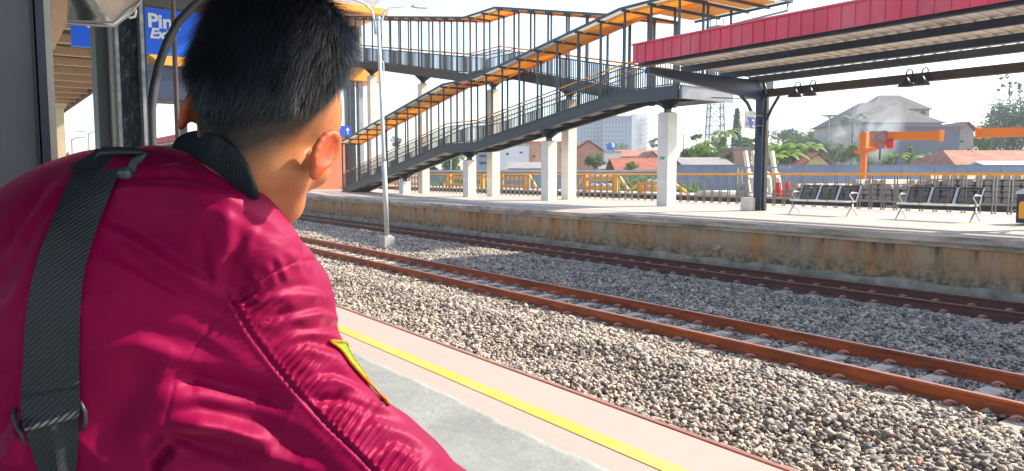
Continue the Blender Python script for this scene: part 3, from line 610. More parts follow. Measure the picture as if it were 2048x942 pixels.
def lamp_post():
    X, Y = 10.3, 20.9; z0 = -.16
    t = thing('lamp_post', 'tall pale grey lamp post with two curved arms between the tracks', 'lamp post', (X, Y, z0)); M = mat('galvanised_pole', (.50, .52, .50), .45, .3, .12, 3, .1)
    m = MB(); w = .20; v = .17; h = .40
    m.add([(X + sx * a, Y + sy * a, z) for a, z in ((w, z0 - .1), (v + .01, z0 + h)) for sx, sy in ((-1, -1), (1, -1), (1, 1), (-1, 1))], [(0, 3, 2, 1), (4, 5, 6, 7), (0, 1, 5, 4), (1, 2, 6, 5), (2, 3, 7, 6), (3, 0, 4, 7)])
    m.build('base', mat('rough_concrete', (.46, .46, .42), .9, 0, .2, 6, .6, 40, .3, dirt=(.28, .28, .26)), t, bevel=.015)
    L = Vector((-.20, 0, 6.65)); B = Vector((X, Y, z0 + h)); T = B + L
    m = MB(); m.tube([B, B + L * .35], .075, 16); m.tube([B + L * .35, B + L * .37, T], [.073, .06, .055], 16); m.lathe([(.13, 0), (.13, .03), (.08, .04)], B, 16); m.lathe([(.075, -.06), (.08, .0), (.07, .03)], T, 14)
    m.tube([B + L * .82, B + L * .80 + Vector((.12, 0, 0)), B + L * .72 + Vector((.12, 0, 0)), B + L * .7], .02, 6); m.build('pole', M, t, True)
    for s in (-1, 1):
        a = Vector((X - .2, Y, T.z)); c = [a + Vector((s * .09, 0, -.5)), a + Vector((s * .12, 0, -.1)), a + Vector((s * .2, 0, .18)), a + Vector((s * .42, 0, .36)), a + Vector((s * .8, 0, .44)), a + Vector((s * 1.25, 0, .52))]
        m = MB(); m.tube(c, [.035, .035, .033, .03, .028, .026], 10); ar = m.build('arm', M, t, True)
        e = c[-1]; m = MB(); m.prism([(e.x - s * .1, 0, e.z - .05), (e.x - s * .05, 0, e.z + .04), (e.x + s * .35, 0, e.z + .06), (e.x + s * .5, 0, e.z + .03), (e.x + s * .45, 0, e.z - .03), (e.x + s * .1, 0, e.z - .06)], (0, Y - .07, 0), (0, Y + .07, 0)); m.build('lamp_head', mat('lamp_head_grey', (.55, .56, .55), .4), t, bevel=.01)
lamp_post()

# ================================================ THINGS ON THE NEAR PLATFORM
def near_roof():
    t = thing('near_platform_roof', 'dark station roof with beige purlins over the near platform, upper left', 'roof', (-2, 8, 5.4))
    zr = EZ + 3.3; m = MB(); m.box(-9, 4.0, -6, 62, zr + .32, zr + .36); m.build('roof_sheet', mat('dark_roof_sheet', (.07, .06, .06), .7), t)
    mp = mat('beige_purlin', (.85, .60, .38), .6, 0, .1, 2, 0)
    y = 6.6
    while y < 61: m = MB(); m.box(-9, 3.9, y, y + .09, zr, zr + .22); m.box(-9, 3.9, y + .091, y + .22, zr, zr + .02); m.build('purlin', mp, t); y += 2.2
    m = MB(); m.box(3.9, 4.05, -6, 62, zr - .02, zr + .4); m.build('edge_beam', mat('brown_edge', (.20, .15, .12), .6), t)
    for i, y in enumerate((14, 20.4, 27, 33.5, 40)):
        m = MB(); m.box(1.3 + .1 * i, 1.42 + .1 * i, y, y + 1.2, zr - .1, zr - .02); m.build('tube_light', mat('tube_light_case', (.6, .45, .32), .5), t)
    m = MB(); m.box(.2, .45, 13.0, 61, zr - .28, zr - .002); m.build('main_beam', mp, t)
near_roof()
def left_wall():
    a = at_y(121, 330, 1.6)
    t = thing('metal_cabinet', 'tall plain grey metal panel at the left edge of the picture', 'cabinet', (a.x - .6, 1.6, PLAT)); x1 = a.x
    N = NT('mottled_grey_panel'); co = N.coords(); f = N.noise(co, 2.5, 5, .6); c = N.ramp(f, [(.35, (.060, .064, .070)), (.65, (.098, .10, .104))]); N.l(c, N.b.inputs['Base Color']); N.b.inputs['Roughness'].default_value = .42; N.bump(N.noise(co, 160, 3), .08, .002)
    m = MB(); m.box(x1 - 1.3, x1 - .030, 1.6, 2.05, PLAT, 4.2); m.build('body', N.m, t, bevel=.006)
    m = MB(); m.box(x1 - .028, x1 - .016, 1.585, 2.05, PLAT, 4.2); m.build('edge_trim', M_BFR, t)
    m = MB(); m.box(x1 - .015, x1 - .004, 1.59, 2.05, PLAT, 4.2); m.build('edge_strip', mat('worn_metal_edge', (.38, .33, .27), .4, .4, .2), t)
left_wall()
def steel_post():
    Y = 4.0; xl = at_y(203, 200, Y).x; xm = at_y(243, 200, Y).x; xr = at_y(291, 200, Y).x
    t = thing('grey_roof_column', 'smooth dark grey flat column left of the black steel post', 'column', (xl, Y + .1, PLAT))
    m = MB(); m.box(xl, xm - .036, Y + .12, Y + .3, PLAT, EZ + 3.3); m.build('shaft', mat('smooth_dark_grey', (.075, .08, .088), .5, 0, .1, 1, .05), t)
    m = MB(); m.box(xm - .034, xm - .016, Y + .05, Y + .3, PLAT, EZ + 3.3); m.build('edge_strip', mat('worn_metal_edge', (.38, .33, .27), .4, .4, .2), t)
    t = thing('steel_post', 'glossy black wrinkled steel post with bright worn flange, behind the head', 'post', (xm, Y, PLAT))
    N = NT('wrinkled_black_paint'); co = N.coords((1, 1, .35)); f = N.noise(co, 42, 6, .75, .8); c = N.ramp(f, [(.36, (.004, .007, .010)), (.52, (.022, .034, .042)), (.64, (.16, .20, .22))]); N.l(c, N.b.inputs['Base Color']); N.b.inputs['Roughness'].default_value = .35; N.bump(f, .8, .01)  # pale end of the ramp paints highlights on the wrinkles
    m = MB(); m.box(xm, xr - .022, Y + .03, Y + .06, PLAT, EZ + 3.3); m.build('web', N.m, t)
    m = MB(); m.box(xr - .021, xr - .006, Y - .06, Y + .16, PLAT, EZ + 3.3); m.box(xm - .015, xm - .001, Y - .0, Y + .16, PLAT, EZ + 3.3); m.build('flange', mat('worn_flange', (.30, .32, .32), .45, .5, .4, 20, .5, 60), t)
    m = MB(); m.box(xr - .005, xr + .012, Y + .0, Y + .16, PLAT, EZ + 3.3); m.build('dark_edge', M_BFR, t)
    t = thing('conduit_pipe', 'thick dark grey conduit pipe curving to the right above the collar', 'pipe', (xr + .05, 4.1, PLAT))
    P = [at_y(px, py, 4.1) for px, py in ((309, 420), (308, 330), (304, 270), (303, 220), (308, 175), (318, 130), (334, 85), (356, 45), (385, 14), (430, -20), (520, -60))]
    m = MB(); m.tube([Vector((P[0].x, 4.1, PLAT))] + P, .021, 14); m.build('pipe', mat('dark_conduit', (.060, .062, .068), .42, .2, .2, 3, .1), t, True)
    x = at_y(349, 100, 4.6).x; t = thing('thin_pole', 'thin brown pole crossing the exit sign', 'pole', (x, 4.6, PLAT)); m = MB(); m.tube([(x, 4.6, PLAT), (x, 4.6, EZ + 3.3)], .014, 10); m.build('pole', mat('brown_pole', (.12, .085, .075), .5), t, True)
    m = MB(); m.lathe([(.03, 0), (.03, .012), (.016, .02)], (x, 4.6, PLAT), 12); m.build('foot', mat('brown_pole', (.12, .085, .075), .5), t)
steel_post()
def mirror_lamp():
    Y = 2.6; t = thing('hanging_lamp_cover', 'shiny faceted metal lamp cover hanging at the top left', 'lamp', at_y(205, 20, Y))
    def q(px, py, dy=0): return at_y(px, py, Y + dy)
    M = mat('polished_steel', (.78, .76, .72), .08, 1.0, .04, 2, .12, 2, .5, bdist=.03)
    fr = [q(133, 46), q(228, 52), q(262, 26), q(287, -6), q(287, -60, -.30), q(140, -60, -.30)]; bk = [q(150, 20, .16), q(222, 24, .16), q(250, 8, .16), q(262, -10, .16), q(262, -60, .16), q(150, -60, .16)]
    m = MB(); n = 6; m.add(fr + bk, [tuple(range(6)), tuple(range(11, 5, -1))] + [(i, (i + 1) % 6, 6 + (i + 1) % 6, 6 + i) for i in range(6)]); m.build('cover', M, t, bevel=.004)
    m = MB(); m.tube([q(134, 47, -.004), q(228, 53, -.004), q(262, 27, -.004), q(288, -6, -.004)], .0035, 6); m.build('rim', mat('rim_grey', (.35, .34, .33), .3, .6), t)
    c = q(200, -60, .08); m = MB(); m.tube([c, Vector((c.x, c.y, EZ + 3.3))], .012, 8); m.build('hanger', M_GREYST, t)
    h = q(268, 30, .05); m = MB(); m.tube([q(262, 5, .05), q(272, 22, .05), q(270, 33, .05), q(260, 36, .05), q(255, 30, .05)], .004, 6); m.build('hook', M_PILLAR, t, True)
mirror_lamp()
def exit_sign():
    Y = 8.0; a = at_y(287, 105, Y); b = at_y(287, 14, Y); x1 = a.x + 1.5
    ms = mat('sign_blue_bright', (.004, .15, .95), .4, 0, .05, 1, 0); mwt = mat('sign_lettering', (.85, .85, .85), .5, 0, .02, 1, 0)
    t = thing('exit_sign', 'hanging blue sign with white lettering Pin and Exit beside the head', 'sign', (a.x, Y, a.z))
    m = MB(); m.box(a.x, x1, Y, Y + .08, a.z, b.z); m.build('panel', ms, t)
    p = at_y(295, 53, Y); text('Pint', .185, (p.x, Y - .004, p.z), (1, 0, 0), (0, 0, 1), mwt, t, 'lettering', .002, bold=.006)
    p = at_y(299, 75, Y); text('Exit', .135, (p.x, Y - .004, p.z), (1, 0, 0), (0, 0, 1), mwt, t, 'lettering', .002, shear=.25, bold=.005)
    m = MB(); m.box(a.x + .2, a.x + .23, Y + .02, Y + .05, b.z, EZ + 3.3); m.box(x1 - .3, x1 - .27, Y + .02, Y + .05, b.z, EZ + 3.3); m.build('hanger', M_GREYST, t)
    m = MB(); m.box(a.x - .3, x1 + .2, Y + .0, Y + .1, b.z + .02, b.z + .30); m.build('top_box', mat('sign_top_grey', (.10, .10, .105), .5), t)
    a = at_y(144, 91, Y); b = at_y(144, 10, Y); c = at_y(233, 91, Y)
    t = thing('direction_board', 'plain blue hanging board with a white tip, below the lamp cover', 'sign', (a.x, Y, a.z))
    m = MB(); m.box(a.x, c.x, Y, Y + .08, a.z, b.z); m.build('panel', ms, t)
    P = [at_y(px, py, Y) for px, py in ((172, 52), (196, 68), (205, 60), (205, 40), (172, 40))]; m = MB(); m.prism([(p.x, 0, p.z) for p in P], (0, Y - .006, 0), (0, Y - .001, 0)); m.build('white_mark', mwt, t)
    m = MB(); m.box(a.x + .1, a.x + .13, Y + .02, Y + .05, b.z, EZ + 3.3); m.build('hanger', M_GREYST, t)
    # beige plate in the roof above
    P = [at_y(px, py, 13.0) for px, py in ((100, -10), (142, -10), (142, 28), (107, 100), (100, 100))]
    t = thing('roof_gusset', 'peach coloured gusset plate under the roof at the top left', 'plate', tuple(P[2])); m = MB(); m.prism([(p.x, 0, p.z) for p in P[:1] + P[1:]], (0, 12.8, 0), (0, 12.95, 0)); m.build('plate', mat('peach_plate', (.75, .50, .33), .6), t)
    x = at_y(120, 300, 12.0).x; t = thing('beige_post', 'narrow pale beige post along the edge of the grey panel', 'post', (x, 12, PLAT)); m = MB(); m.box(x - .1, x + .07, 12, 12.15, PLAT, 3.1); m.box(x - .13, x + .1, 11.97, 12.18, 3.1, 3.15); m.build('shaft', mat('beige_post_paint', (.62, .52, .34), .6), t)
exit_sign()
# ================================================ WAGONS BEHIND THE FENCE
M_BLACK = mat('black_wagon_paint', (.012, .014, .018), .5, 0, .4, 3, .1, dirt=(.06, .045, .04)); M_SAND = mat('wagon_deck', (.45, .40, .35), .8, 0, .2, 2)
M_YSTEEL = mat('yellow_cradle_paint', (.85, .42, .015), .45, 0, .12, 2, .05, dirt=(.75, .28, .02)); M_REDP = mat('red_paint', (.65, .02, .02), .5)
M_CRANE = mat('orange_crane_paint', (.82, .20, .008), .45, 0, .08, 1.5, .03); M_WPAINT = mat('white_machine_paint', (.78, .75, .66), .5, 0, .06, 1.5)
WX = 28.2
def wagon(y0, y1, label, letters=()):
    t = thing('flat_wagon', label, 'wagon', (29.6, (y0 + y1) / 2, 0), 'flat wagons behind the fence')
    m = MB(); m.box(WX, WX + 2.8, y0, y1, 1.10, 1.18); m.build('deck', M_SAND, t)
    m = MB(); m.box(WX + .02, WX + .14, y0, y1, .72, 1.098); m.box(WX + .0, WX + .16, y0, y1, .69, .72); m.build('sole_bar', M_BLACK, t)
    m = MB(); m.box(WX + 2.66, WX + 2.78, y0, y1, .72, 1.098); m.build('sole_bar', M_BLACK, t)
    for yb in (y0 + 2.2, y1 - 2.2):
        b = MB(); b.box(WX + .35, WX + .5, yb - 1.2, yb + 1.2, .35, .62); b.box(WX + 2.3, WX + 2.45, yb - 1.2, yb + 1.2, .35, .62); b.box(WX + .5, WX + 2.3, yb - .2, yb + .2, .4, .66); bo = b.build('bogie', M_BLACK, t)
        for dy in (-.85, .85):
            for x in (WX + .55, WX + 2.1): m = MB(); m.lathe([(.01, 0), (.38, 0), (.42, .02), (.42, .12), (.01, .12)], (0, 0, 0), 18); m.v = [(x + c, yb + dy + a, .22 + b_) for a, b_, c in m.v]; m.build('wheel', M_BLACK, bo, True)
    for px, s, body in letters: p = at_x(px, 400, WX); text(body, s, (WX + .012, p.y, .82), (0, -1, 0), (0, 0, 1), M_WPAINT, t, 'lettering')
    return t
yA = lambda px, X=WX: at_x(px, 395, X).y
wagon(4.5, 20.3, 'black flat wagon loaded with concrete sleepers, behind the benches', [(1772, .24, 'PPCW'), (2024, .24, 'G')])
wagon(21.2, 33.0, 'black flat wagon carrying the white leaning girders', [])
wagon(33.9, 46.0, 'black flat wagon with white numbers under the yellow cradles', [(1212, .26, 'PC'), (1238, .26, 'G 42 12 9')])
wagon(46.9, 60, 'far black flat wagon behind the short white pillar')
m = MB()
for x in (WX + .85, WX + 1.95): m.box(x - .035, x + .035, -20, 110, -.02, .12)
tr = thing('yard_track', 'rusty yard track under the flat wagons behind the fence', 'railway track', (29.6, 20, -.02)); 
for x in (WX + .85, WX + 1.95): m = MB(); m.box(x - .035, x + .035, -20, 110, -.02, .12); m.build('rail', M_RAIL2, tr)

def sleepers():
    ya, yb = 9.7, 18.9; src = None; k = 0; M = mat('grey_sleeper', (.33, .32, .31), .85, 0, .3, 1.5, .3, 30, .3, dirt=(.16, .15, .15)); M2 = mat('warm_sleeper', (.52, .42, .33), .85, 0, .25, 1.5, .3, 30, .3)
    lab = 'grey concrete sleeper stacked on the flat wagon behind the benches'
    for r in range(5):
        y = ya
        while y < yb:
            rows = 5 if y < 13.4 else (4 if y < 16.2 else 3)
            if r < rows and rng.random() > (.12 if r == rows - 1 else .0):
                if src is None:
                    m = MB(); m.prism([(0, -.13, 0), (0, .13, 0), (0, .105, .15), (0, .07, .175), (0, -.07, .175), (0, -.105, .15)], (0, 0, 0), (2.3, 0, 0)); src = m.build('stacked_sleeper', M, bevel=.01); o = src; o2 = None
                else:
                    o = src.copy(); col.objects.link(o)
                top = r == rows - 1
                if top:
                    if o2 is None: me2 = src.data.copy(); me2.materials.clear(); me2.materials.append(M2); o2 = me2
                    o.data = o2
                o.location = (WX + .12 + rng.uniform(-.06, .06), y + rng.uniform(-.012, .012), 1.185 + r * .20); tag(o, lab, 'sleeper', 'stacked concrete sleepers'); k += 1
            y += .285
    # timber laths between the rows
    for r in range(1, 5):
        e = yb if r < 3 else (16.2 if r < 4 else 13.4); m = MB(); m.box(WX + .4, WX + .46, ya - .1, e, 1.185 + r * .2 - .022, 1.185 + r * .2 - .002); tag(m.build('timber_lath', mat('timber', (.30, .2, .12), .8)), ['', 'lowest', 'second', 'third', 'topmost'][r] + ' timber lath between the rows of stacked sleepers', 'lath')
sleepers()
def crane(px, y_top, arm, label, hoist=True, X=29.6):
    p = at_x(px, 320, X); z1 = at_x(px, y_top, X).z; Y = p.y
    t = thing('jib_crane', label, 'crane', (X, Y, 1.18), 'orange jib cranes on the wagons')
    m = MB(); m.lathe([(.115, 1.4), (.115, z1 - .7)], (X, Y, 0), 16); m.lathe([(.16, 1.18), (.16, 1.40), (.115, 1.42)], (X, Y, 0), 16); m.box(X - .13, X + .13, Y - .14, Y + .14, z1 - .7, z1); m.build('mast', M_CRANE, t, bevel=.0)
    m = MB(); m.prism([(X, Y + .35, z1 - .72), (X, Y - .62, z1 - .60), (X, Y - .62, z1 - .68), (X, Y - .2, z1 - .84), (X, Y + .35, z1 - .84)], (-.15, 0, 0), (.15, 0, 0)); m.build('bracket', M_CRANE, t)
    m = MB(); m.box(X - .1, X + .1, Y - .52, Y - .26, z1 - .6, z1 + .02); m.prism([(X, Y - .52, z1 - .6), (X, Y - .7, z1 - .3), (X, Y - .52, z1)], (-.06, 0, 0), (.06, 0, 0)); m.build('slewing_column', M_CRANE, t)
    (ax, ay, dA), (bx, by, dB) = arm; A = at_x(ax, ay, dA); B = at_x(bx, by, dB)
    m = MB(); m.bar(A, B, .16, .33); d = (B - A).normalized(); m.bar(B, B + d * .08, .24, .42); m.build('arm', M_CRANE, t)
    if hoist:
        c = A.lerp(B, .03); m = MB(); m.bar(c + Vector((0, .55, -.02)), c + Vector((0, -.15, -.02)), .3, .45); m.bar(c + Vector((0, .3, -.35)), c + Vector((0, -.05, -.35)), .22, .3); m.build('hoist', mat('hoist_grey', (.38, .22, .2), .5, 0, .4, 4), t, bevel=.03)
        m = MB(); m.lathe([(.001, -.2), (.12, -.18), (.17, 0), (.12, .18), (.001, .2)], c + Vector((-.18, -.28, -.32)), 12); m.build('motor', M_REDP, t, True)
        m = MB(); m.tube([c + Vector((0, .2, -.45)), c + Vector((0, .2, -.95))], .03, 6); m.build('chain', M_BLACK, t)
    b = MB(); b.box(X - .7, X + .5, Y - .9, Y + .25, 1.185, 1.36); b.box(X - .6, X + .2, Y - .6, Y + .0, 1.36, 1.48); b.build('base_plate', M_WPAINT, t, bevel=.02)
crane(1727, 265, ((1768, 272, 29.6), (1880, 271, 29.0)), 'orange jib crane with grey hoist, left of the big house')
crane(2140, 258, ((2110, 262, 29.6), (1959, 266, 29.9)), 'orange jib arm reaching in from the right edge', False)

def girders():
    for i, (tx, bx) in enumerate(((1490, 1503), (1506, 1519), (1525, 1536), (1543, 1556))):
        X = 29.0; A = at_x(tx, 302, X); B = at_x(bx, 385, X); C = A.lerp(B, .52)
        t = thing('leaning_girder', ['leftmost of four white leaning girders', 'second white leaning girder, partly behind the canopy column', 'white leaning girder just right of the canopy column', 'rightmost white leaning girder above the red box'][i], 'girder', tuple(B), 'white leaning girders on the wagon')
        m = MB(); m.bar(A, C, .16, .16, (1, 0, 0)); m.build('upper_beam', M_WPAINT, t)
        D = C.lerp(B, .25); s = Vector((0, .13, 0)); m = MB(); m.bar(C, D, .2, .34, (1, 0, 0)); m.bar(D + s, B + s, .18, .09, (1, 0, 0)); m.bar(D - s, B - s, .18, .09, (1, 0, 0)); m.bar(B + s * 1.3, B - s * 1.3, .2, .1); m.build('lower_frame', M_WPAINT, t)
    for px, py0, w, lab in ((1554, 367, .46, 'larger red box at the foot of the white girders'), (1573, 367, .3, 'small red box on the wagon left of the first bench')):
        X = 28.7; p = at_x(px, 390, X); h = at_x(px, py0, X).z
        t = thing('red_box', lab, 'box', (X, p.y, 1.18)); m = MB(); m.box(X - .15, X + .25, p.y - w / 2, p.y + w * .35, 1.185, 1.5); m.box(X - .1, X + .1, p.y - w * .1 - .1, p.y + .05, 1.5, h + .05); m.build('body', M_REDP, t, bevel=.015); m = MB(); m.box(X - .17, X + .27, p.y - w / 2 - .02, p.y + w * .35 + .02, 1.30, 1.33); m.build('band', M_SAND, t)
    X = 28.8; t = thing('control_unit', 'grey machine cabinet with open frames left of the white girders', 'machine', (X, yA(1482, X), 1.18)); M = mat('unit_grey', (.36, .36, .40), .6)
    a, b = yA(1492, X), yA(1472, X); zt = at_x(1480, 337, X).z
    m = MB(); m.box(X, X + 1.0, a, b, 1.19, 1.75); m.build('cabinet', M, t)
    for y in (a, (a + b) / 2, b - .06): m = MB(); m.box(X, X + .08, y, y + .07, 1.75, zt); m.build('upright', M, t)
    m = MB(); m.box(X, X + .08, a - 2.2, b, zt, zt + .07); m.build('crossbar', M, t)
    m = MB(); m.box(X - .012, X - .001, a + .15, a + .4, 1.45, 1.6); m.build('screen', mat('green_label', (.05, .3, .12), .5), t)
    m = MB(); m.box(28.5, 30.5, yA(1455, 28.5), yA(1392, 28.5), 1.185, 1.36); tag(m.build('wagon_tarpaulin', mat('white_sheet', (.66, .64, .58), .6, 0, .1, .8), bevel=.03), 'low white covered load on the wagon right of the tallest pillar', 'load')
girders()
def cradle(pa, pb, h, pipes, label, X=28.6):
    ya, yb = yA(pb, X), yA(pa, X)      # ya nearer
    t = thing('yellow_cradle', label, 'load cradle', (X, (ya + yb) / 2, 1.18), 'yellow cradles on the flat wagons'); z = 1.185
    for y in (ya, yb - .18): m = MB(); m.box(X, X + .18, y, y + .36, z, z + h); m.build('post', M_YSTEEL, t)
    for zz in (z + .08, z + h * .62): m = MB(); m.box(X + .02, X + .12, ya + .362, yb - .182, zz, zz + .22); m.build('rail', M_YSTEEL, t)
    for y, s in ((ya, -1), (yb + .1, 1)): m = MB(); m.bar((X + .09, y, z + h * .95), (X + .09, y + s * .85, z + .06), .1, .13); m.build('brace', M_YSTEEL, t)
    if pipes:
        for zz in (z + .38, z + h * .62 + .3):
            n = 3
            for j in range(n):
                a = ya + .5 + (yb - ya - .9) * j / n; b = a + (yb - ya - .9) / n * .8; m = MB(); m.tube([(X + .09, a, zz), (X + .09, a + .12, zz), (X + .09, b - .12, zz), (X + .09, b, zz)], [.05, .09, .09, .05], 8); m.build('roller', M_WPAINT, t, True)
cradle(1168, 1234, .98, True, 'yellow cradle with white rollers between the two right pillars'); cradle(1279, 1345, .55, True, 'low yellow cradle beside the tallest pillar')
cradle(1000, 1056, .98, False, 'yellow cradle seen right of the rear pillar by the ramp bend'); cradle(898, 966, .98, False, 'yellow cradle partly hidden by the front pillar under the ramp bend'); cradle(775, 848, .95, False, 'farthest yellow cradle under the low end of the ramp')
t = thing('red_barrier', 'small red marker between the two front right pillars', 'marker', (28.8, yA(1118), 1.18)); m = MB(); y = yA(1118); m.box(28.8, 29.0, y - .12, y + .12, 1.185, 1.75); m.build('post', M_REDP, t); m = MB(); m.box(28.75, 29.05, y - .2, y + .2, 1.185, 1.25); m.build('foot', M_REDP, t)

# ================================================ WALL, HOUSES
FH = Vector((math.sin(YAW), math.cos(YAW), 0)); GZ = -.3
def frame(px, d):
    o = at(px, 348, d); o.z = GZ
    return lambda a, b, z: o + RT * a + FH * b + Vector((0, 0, z - GZ))
def pw(p, d): return p * d / FPX
def hz(py, d): return at(1024, py, d).z
def fbox(m, F, a0, a1, b0, b1, z0, z1):
    vs = [F(a, b, z) for z in (z0, z1) for a, b in ((a0, b0), (a1, b0), (a1, b1), (a0, b1))]
    return m.add(vs, [(0, 3, 2, 1), (4, 5, 6, 7), (0, 1, 5, 4), (1, 2, 6, 5), (2, 3, 7, 6), (3, 0, 4, 7)])
M_LW = mat('blue_grey_wall', (.17, .22, .31), .85, 0, .18, .35, .3, 3, .3, dirt=(.26, .30, .37)); M_CAP = mat('wall_cap', (.20, .21, .23), .8)
def yard_wall():
    d = 58; F = frame(1600, d); zt = hz(331, d)
    t = thing('yard_wall', 'long blue grey concrete wall behind the wagons', 'wall', tuple(F(0, 0, GZ)))
    m = MB(); fbox(m, F, pw(-265, d), pw(620, d), 0, .2, GZ, zt); m.build('wall', M_LW, t)
    m = MB(); fbox(m, F, pw(-265, d), pw(620, d), -.04, .24, zt, zt + .07); m.build('cap', M_CAP, t)
    i = 0
    for px in range(-260, 600, 66): m = MB(); fbox(m, F, pw(px, d), pw(px + 3, d), -.03, -.001, GZ, zt); m.build('pilaster', M_CAP, t)
    d = 75; F = frame(1000, d); t = thing('blue_tin_fence', 'low teal blue tin fence seen between the left pillars', 'fence', tuple(F(0, 0, GZ)))
    m = MB(); fbox(m, F, pw(-160, d), pw(330, d), 0, .15, GZ, hz(344, d)); m.build('sheet', mat('teal_tin', (.16, .27, .34), .6, 0, .2, .5), t)
    m = MB(); fbox(m, F, pw(-160, d), pw(330, d), -.3, .5, hz(344, d) + .01, hz(340, d)); m.build('cap', mat('pale_tin', (.42, .47, .50), .6, 0, .2, .5), t)
yard_wall()
def tiles(name, c1, c2, sc=1.6):
    N = NT(name); co = N.coords(); f = N.noise(co, .9, 6, .7); c = N.ramp(f, [(.35, c1), (.65, c2)])
    w = N.n('ShaderNodeTexWave'); w.wave_type = 'BANDS'; w.bands_direction = 'Z'; w.inputs['Scale'].default_value = sc; N.l(co, w.inputs['Vector'])
    w2 = N.n('ShaderNodeTexWave'); w2.bands_direction = 'X'; w2.inputs['Scale'].default_value = sc; N.l(co, w2.inputs['Vector'])
    a = N.n('ShaderNodeMath', operation='ADD'); N.l(w.outputs['Fac'], a.inputs[0]); N.l(w2.outputs['Fac'], a.inputs[1])
    N.l(c, N.b.inputs['Base Color']); N.b.inputs['Roughness'].default_value = .85; N.bump(a.outputs[0], 1, .1); return N.m
M_RT = tiles('red_roof_tiles', (.30, .075, .04), (.48, .15, .08)); M_RT2 = tiles('pale_red_roof_tiles', (.34, .10, .06), (.52, .24, .16)); M_GT = tiles('grey_roof_tiles', (.085, .08, .088), (.14, .13, .13)); M_SHED = tiles('shed_tin_roof', (.33, .30, .30), (.46, .42, .40), 3)
M_CREAM = mat('cream_wall', (.40, .36, .30), .8, 0, .12, .4, .1, 3); M_WHW = mat('white_wall', (.72, .70, .66), .8, 0, .08, .4); M_BRW = mat('brick_wall', (.42, .22, .15), .85, 0, .2, .8); M_GRW = mat('grey_house_wall', (.13, .145, .18), .85, 0, .15, .3); M_WIN = mat('dark_window', (.03, .04, .05), .1)
def house(p0, p1, eave, ridge, d, wall, roof, label, kind='gable', depth=8, wins=(), ov=.4, rot=0, cat='house', zb=None):
    c = (p0 + p1) / 2; F0 = frame(c, d); hw = pw(p1 - p0, d) / 2; ze = hz(eave, d); zr = hz(ridge, d + depth / 2); ca, sa = math.cos(rot), math.sin(rot)
    F = lambda a, b, z: F0(a * ca + (b - depth / 2) * sa, depth / 2 - a * sa + (b - depth / 2) * ca, z)
    t = thing('house' if cat == 'house' else 'building', label, cat, tuple(F(0, depth / 2, GZ))); th = .12
    m = MB(); w = hw - ov * (kind != 'flat'); fbox(m, F, -w, w, .02, depth, GZ if zb is None else zb, ze)
    if kind == 'side':      # gable end faces the view
        m.add([F(-w, .02, ze), F(w, .02, ze), F(0, .02, zr - .15), F(-w, depth, ze), F(w, depth, ze), F(0, depth, zr - .15)], [(0, 1, 2), (3, 5, 4), (0, 2, 5, 3), (1, 4, 5, 2)])
    m.build('wall', wall, t)
    m = MB(); e = ze - .1
    def slab(ps): m.add([Vector(p) for p in ps] + [Vector(p) + Vector((0, 0, th)) for p in ps], [tuple(range(len(ps)))[::-1], tuple(range(len(ps), 2 * len(ps)))] + [(i, (i + 1) % len(ps), len(ps) + (i + 1) % len(ps), len(ps) + i) for i in range(len(ps))])
    if kind == 'gable': slab([F(-hw, -ov, e), F(hw, -ov, e), F(hw, depth / 2, zr), F(-hw, depth / 2, zr)]); slab([F(-hw, depth + ov, e), F(-hw, depth / 2 + .001, zr), F(hw, depth / 2 + .001, zr), F(hw, depth + ov, e)])
    elif kind == 'side': slab([F(-hw, -ov, e), F(0, -ov, zr), F(0, depth + ov, zr), F(-hw, depth + ov, e)]); slab([F(hw, -ov, e), F(hw, depth + ov, e), F(.001, depth + ov, zr), F(.001, -ov, zr)])
    elif kind == 'hip':
        r = hw * .35; slab([F(-hw, -ov, e), F(hw, -ov, e), F(r, depth / 2, zr), F(-r, depth / 2, zr)]); slab([F(-hw, depth + ov, e), F(-r, depth / 2, zr), F(r, depth / 2, zr), F(hw, depth + ov, e)]); slab([F(-hw, -ov, e), F(-r, depth / 2, zr), F(-hw, depth + ov, e)]); slab([F(hw, -ov, e), F(hw, depth + ov, e), F(r, depth / 2, zr)])
    else: fbox(m, F, -hw - .15, hw + .15, -.15, depth + .15, ze, ze + .25)
    m.build('roof', roof, t)
    for wx, wy, ww, wh in wins:
        a = pw(wx - c, d); z = hz(wy, d); m = MB(); fbox(m, F, a - pw(ww, d) / 2, a + pw(ww, d) / 2, -.04, .015, z - pw(wh, d) / 2, z + pw(wh, d) / 2); m.build('window', M_WIN, t)
    return t
# left of the tallest pillar
house(998, 1058, 292, 288, 105, M_WHW, M_CREAM, 'white flat roofed building seen behind the third pillar', 'flat', 10, [(1042, 305, 6, 3), (1015, 308, 5, 4)], cat='building')
house(1052, 1134, 286, 284, 112, M_BRW, mat('red_ridge', (.55, .12, .06), .8), 'brown brick building beside the white one', 'flat', 12, [(1068, 313, 5, 4), (1095, 300, 4, 4), (1122, 300, 4, 4)], cat='building')
house(1015, 1088, 337, 326, 88, mat('pale_shed_wall', (.5, .5, .5), .8), M_SHED, 'low grey roofed shed in front of the white building', 'gable', 5)
house(952, 984, 300, 298, 100, mat('grey_flat_wall', (.26, .28, .34), .8), M_GRW, 'narrow grey building with open floors behind the second pillar', 'flat', 6, [(966, 312, 14, 5), (966, 326, 14, 5)], cat='building')
house(1136, 1216, 307, 284, 115, M_BRW, M_RT, 'red gabled house in front of the grey high rise', 'side', 10, [(1180, 318, 6, 5)])
house(1196, 1242, 338, 325, 95, M_WHW, M_SHED, 'small white house with lean roof under the blue water tank', 'gable', 5, [(1206, 346, 5, 4)])
house(1212, 1240, 306, 304, 97, M_WHW, M_CREAM, 'white water tower block carrying the blue tank', 'flat', 2.4, cat='building')
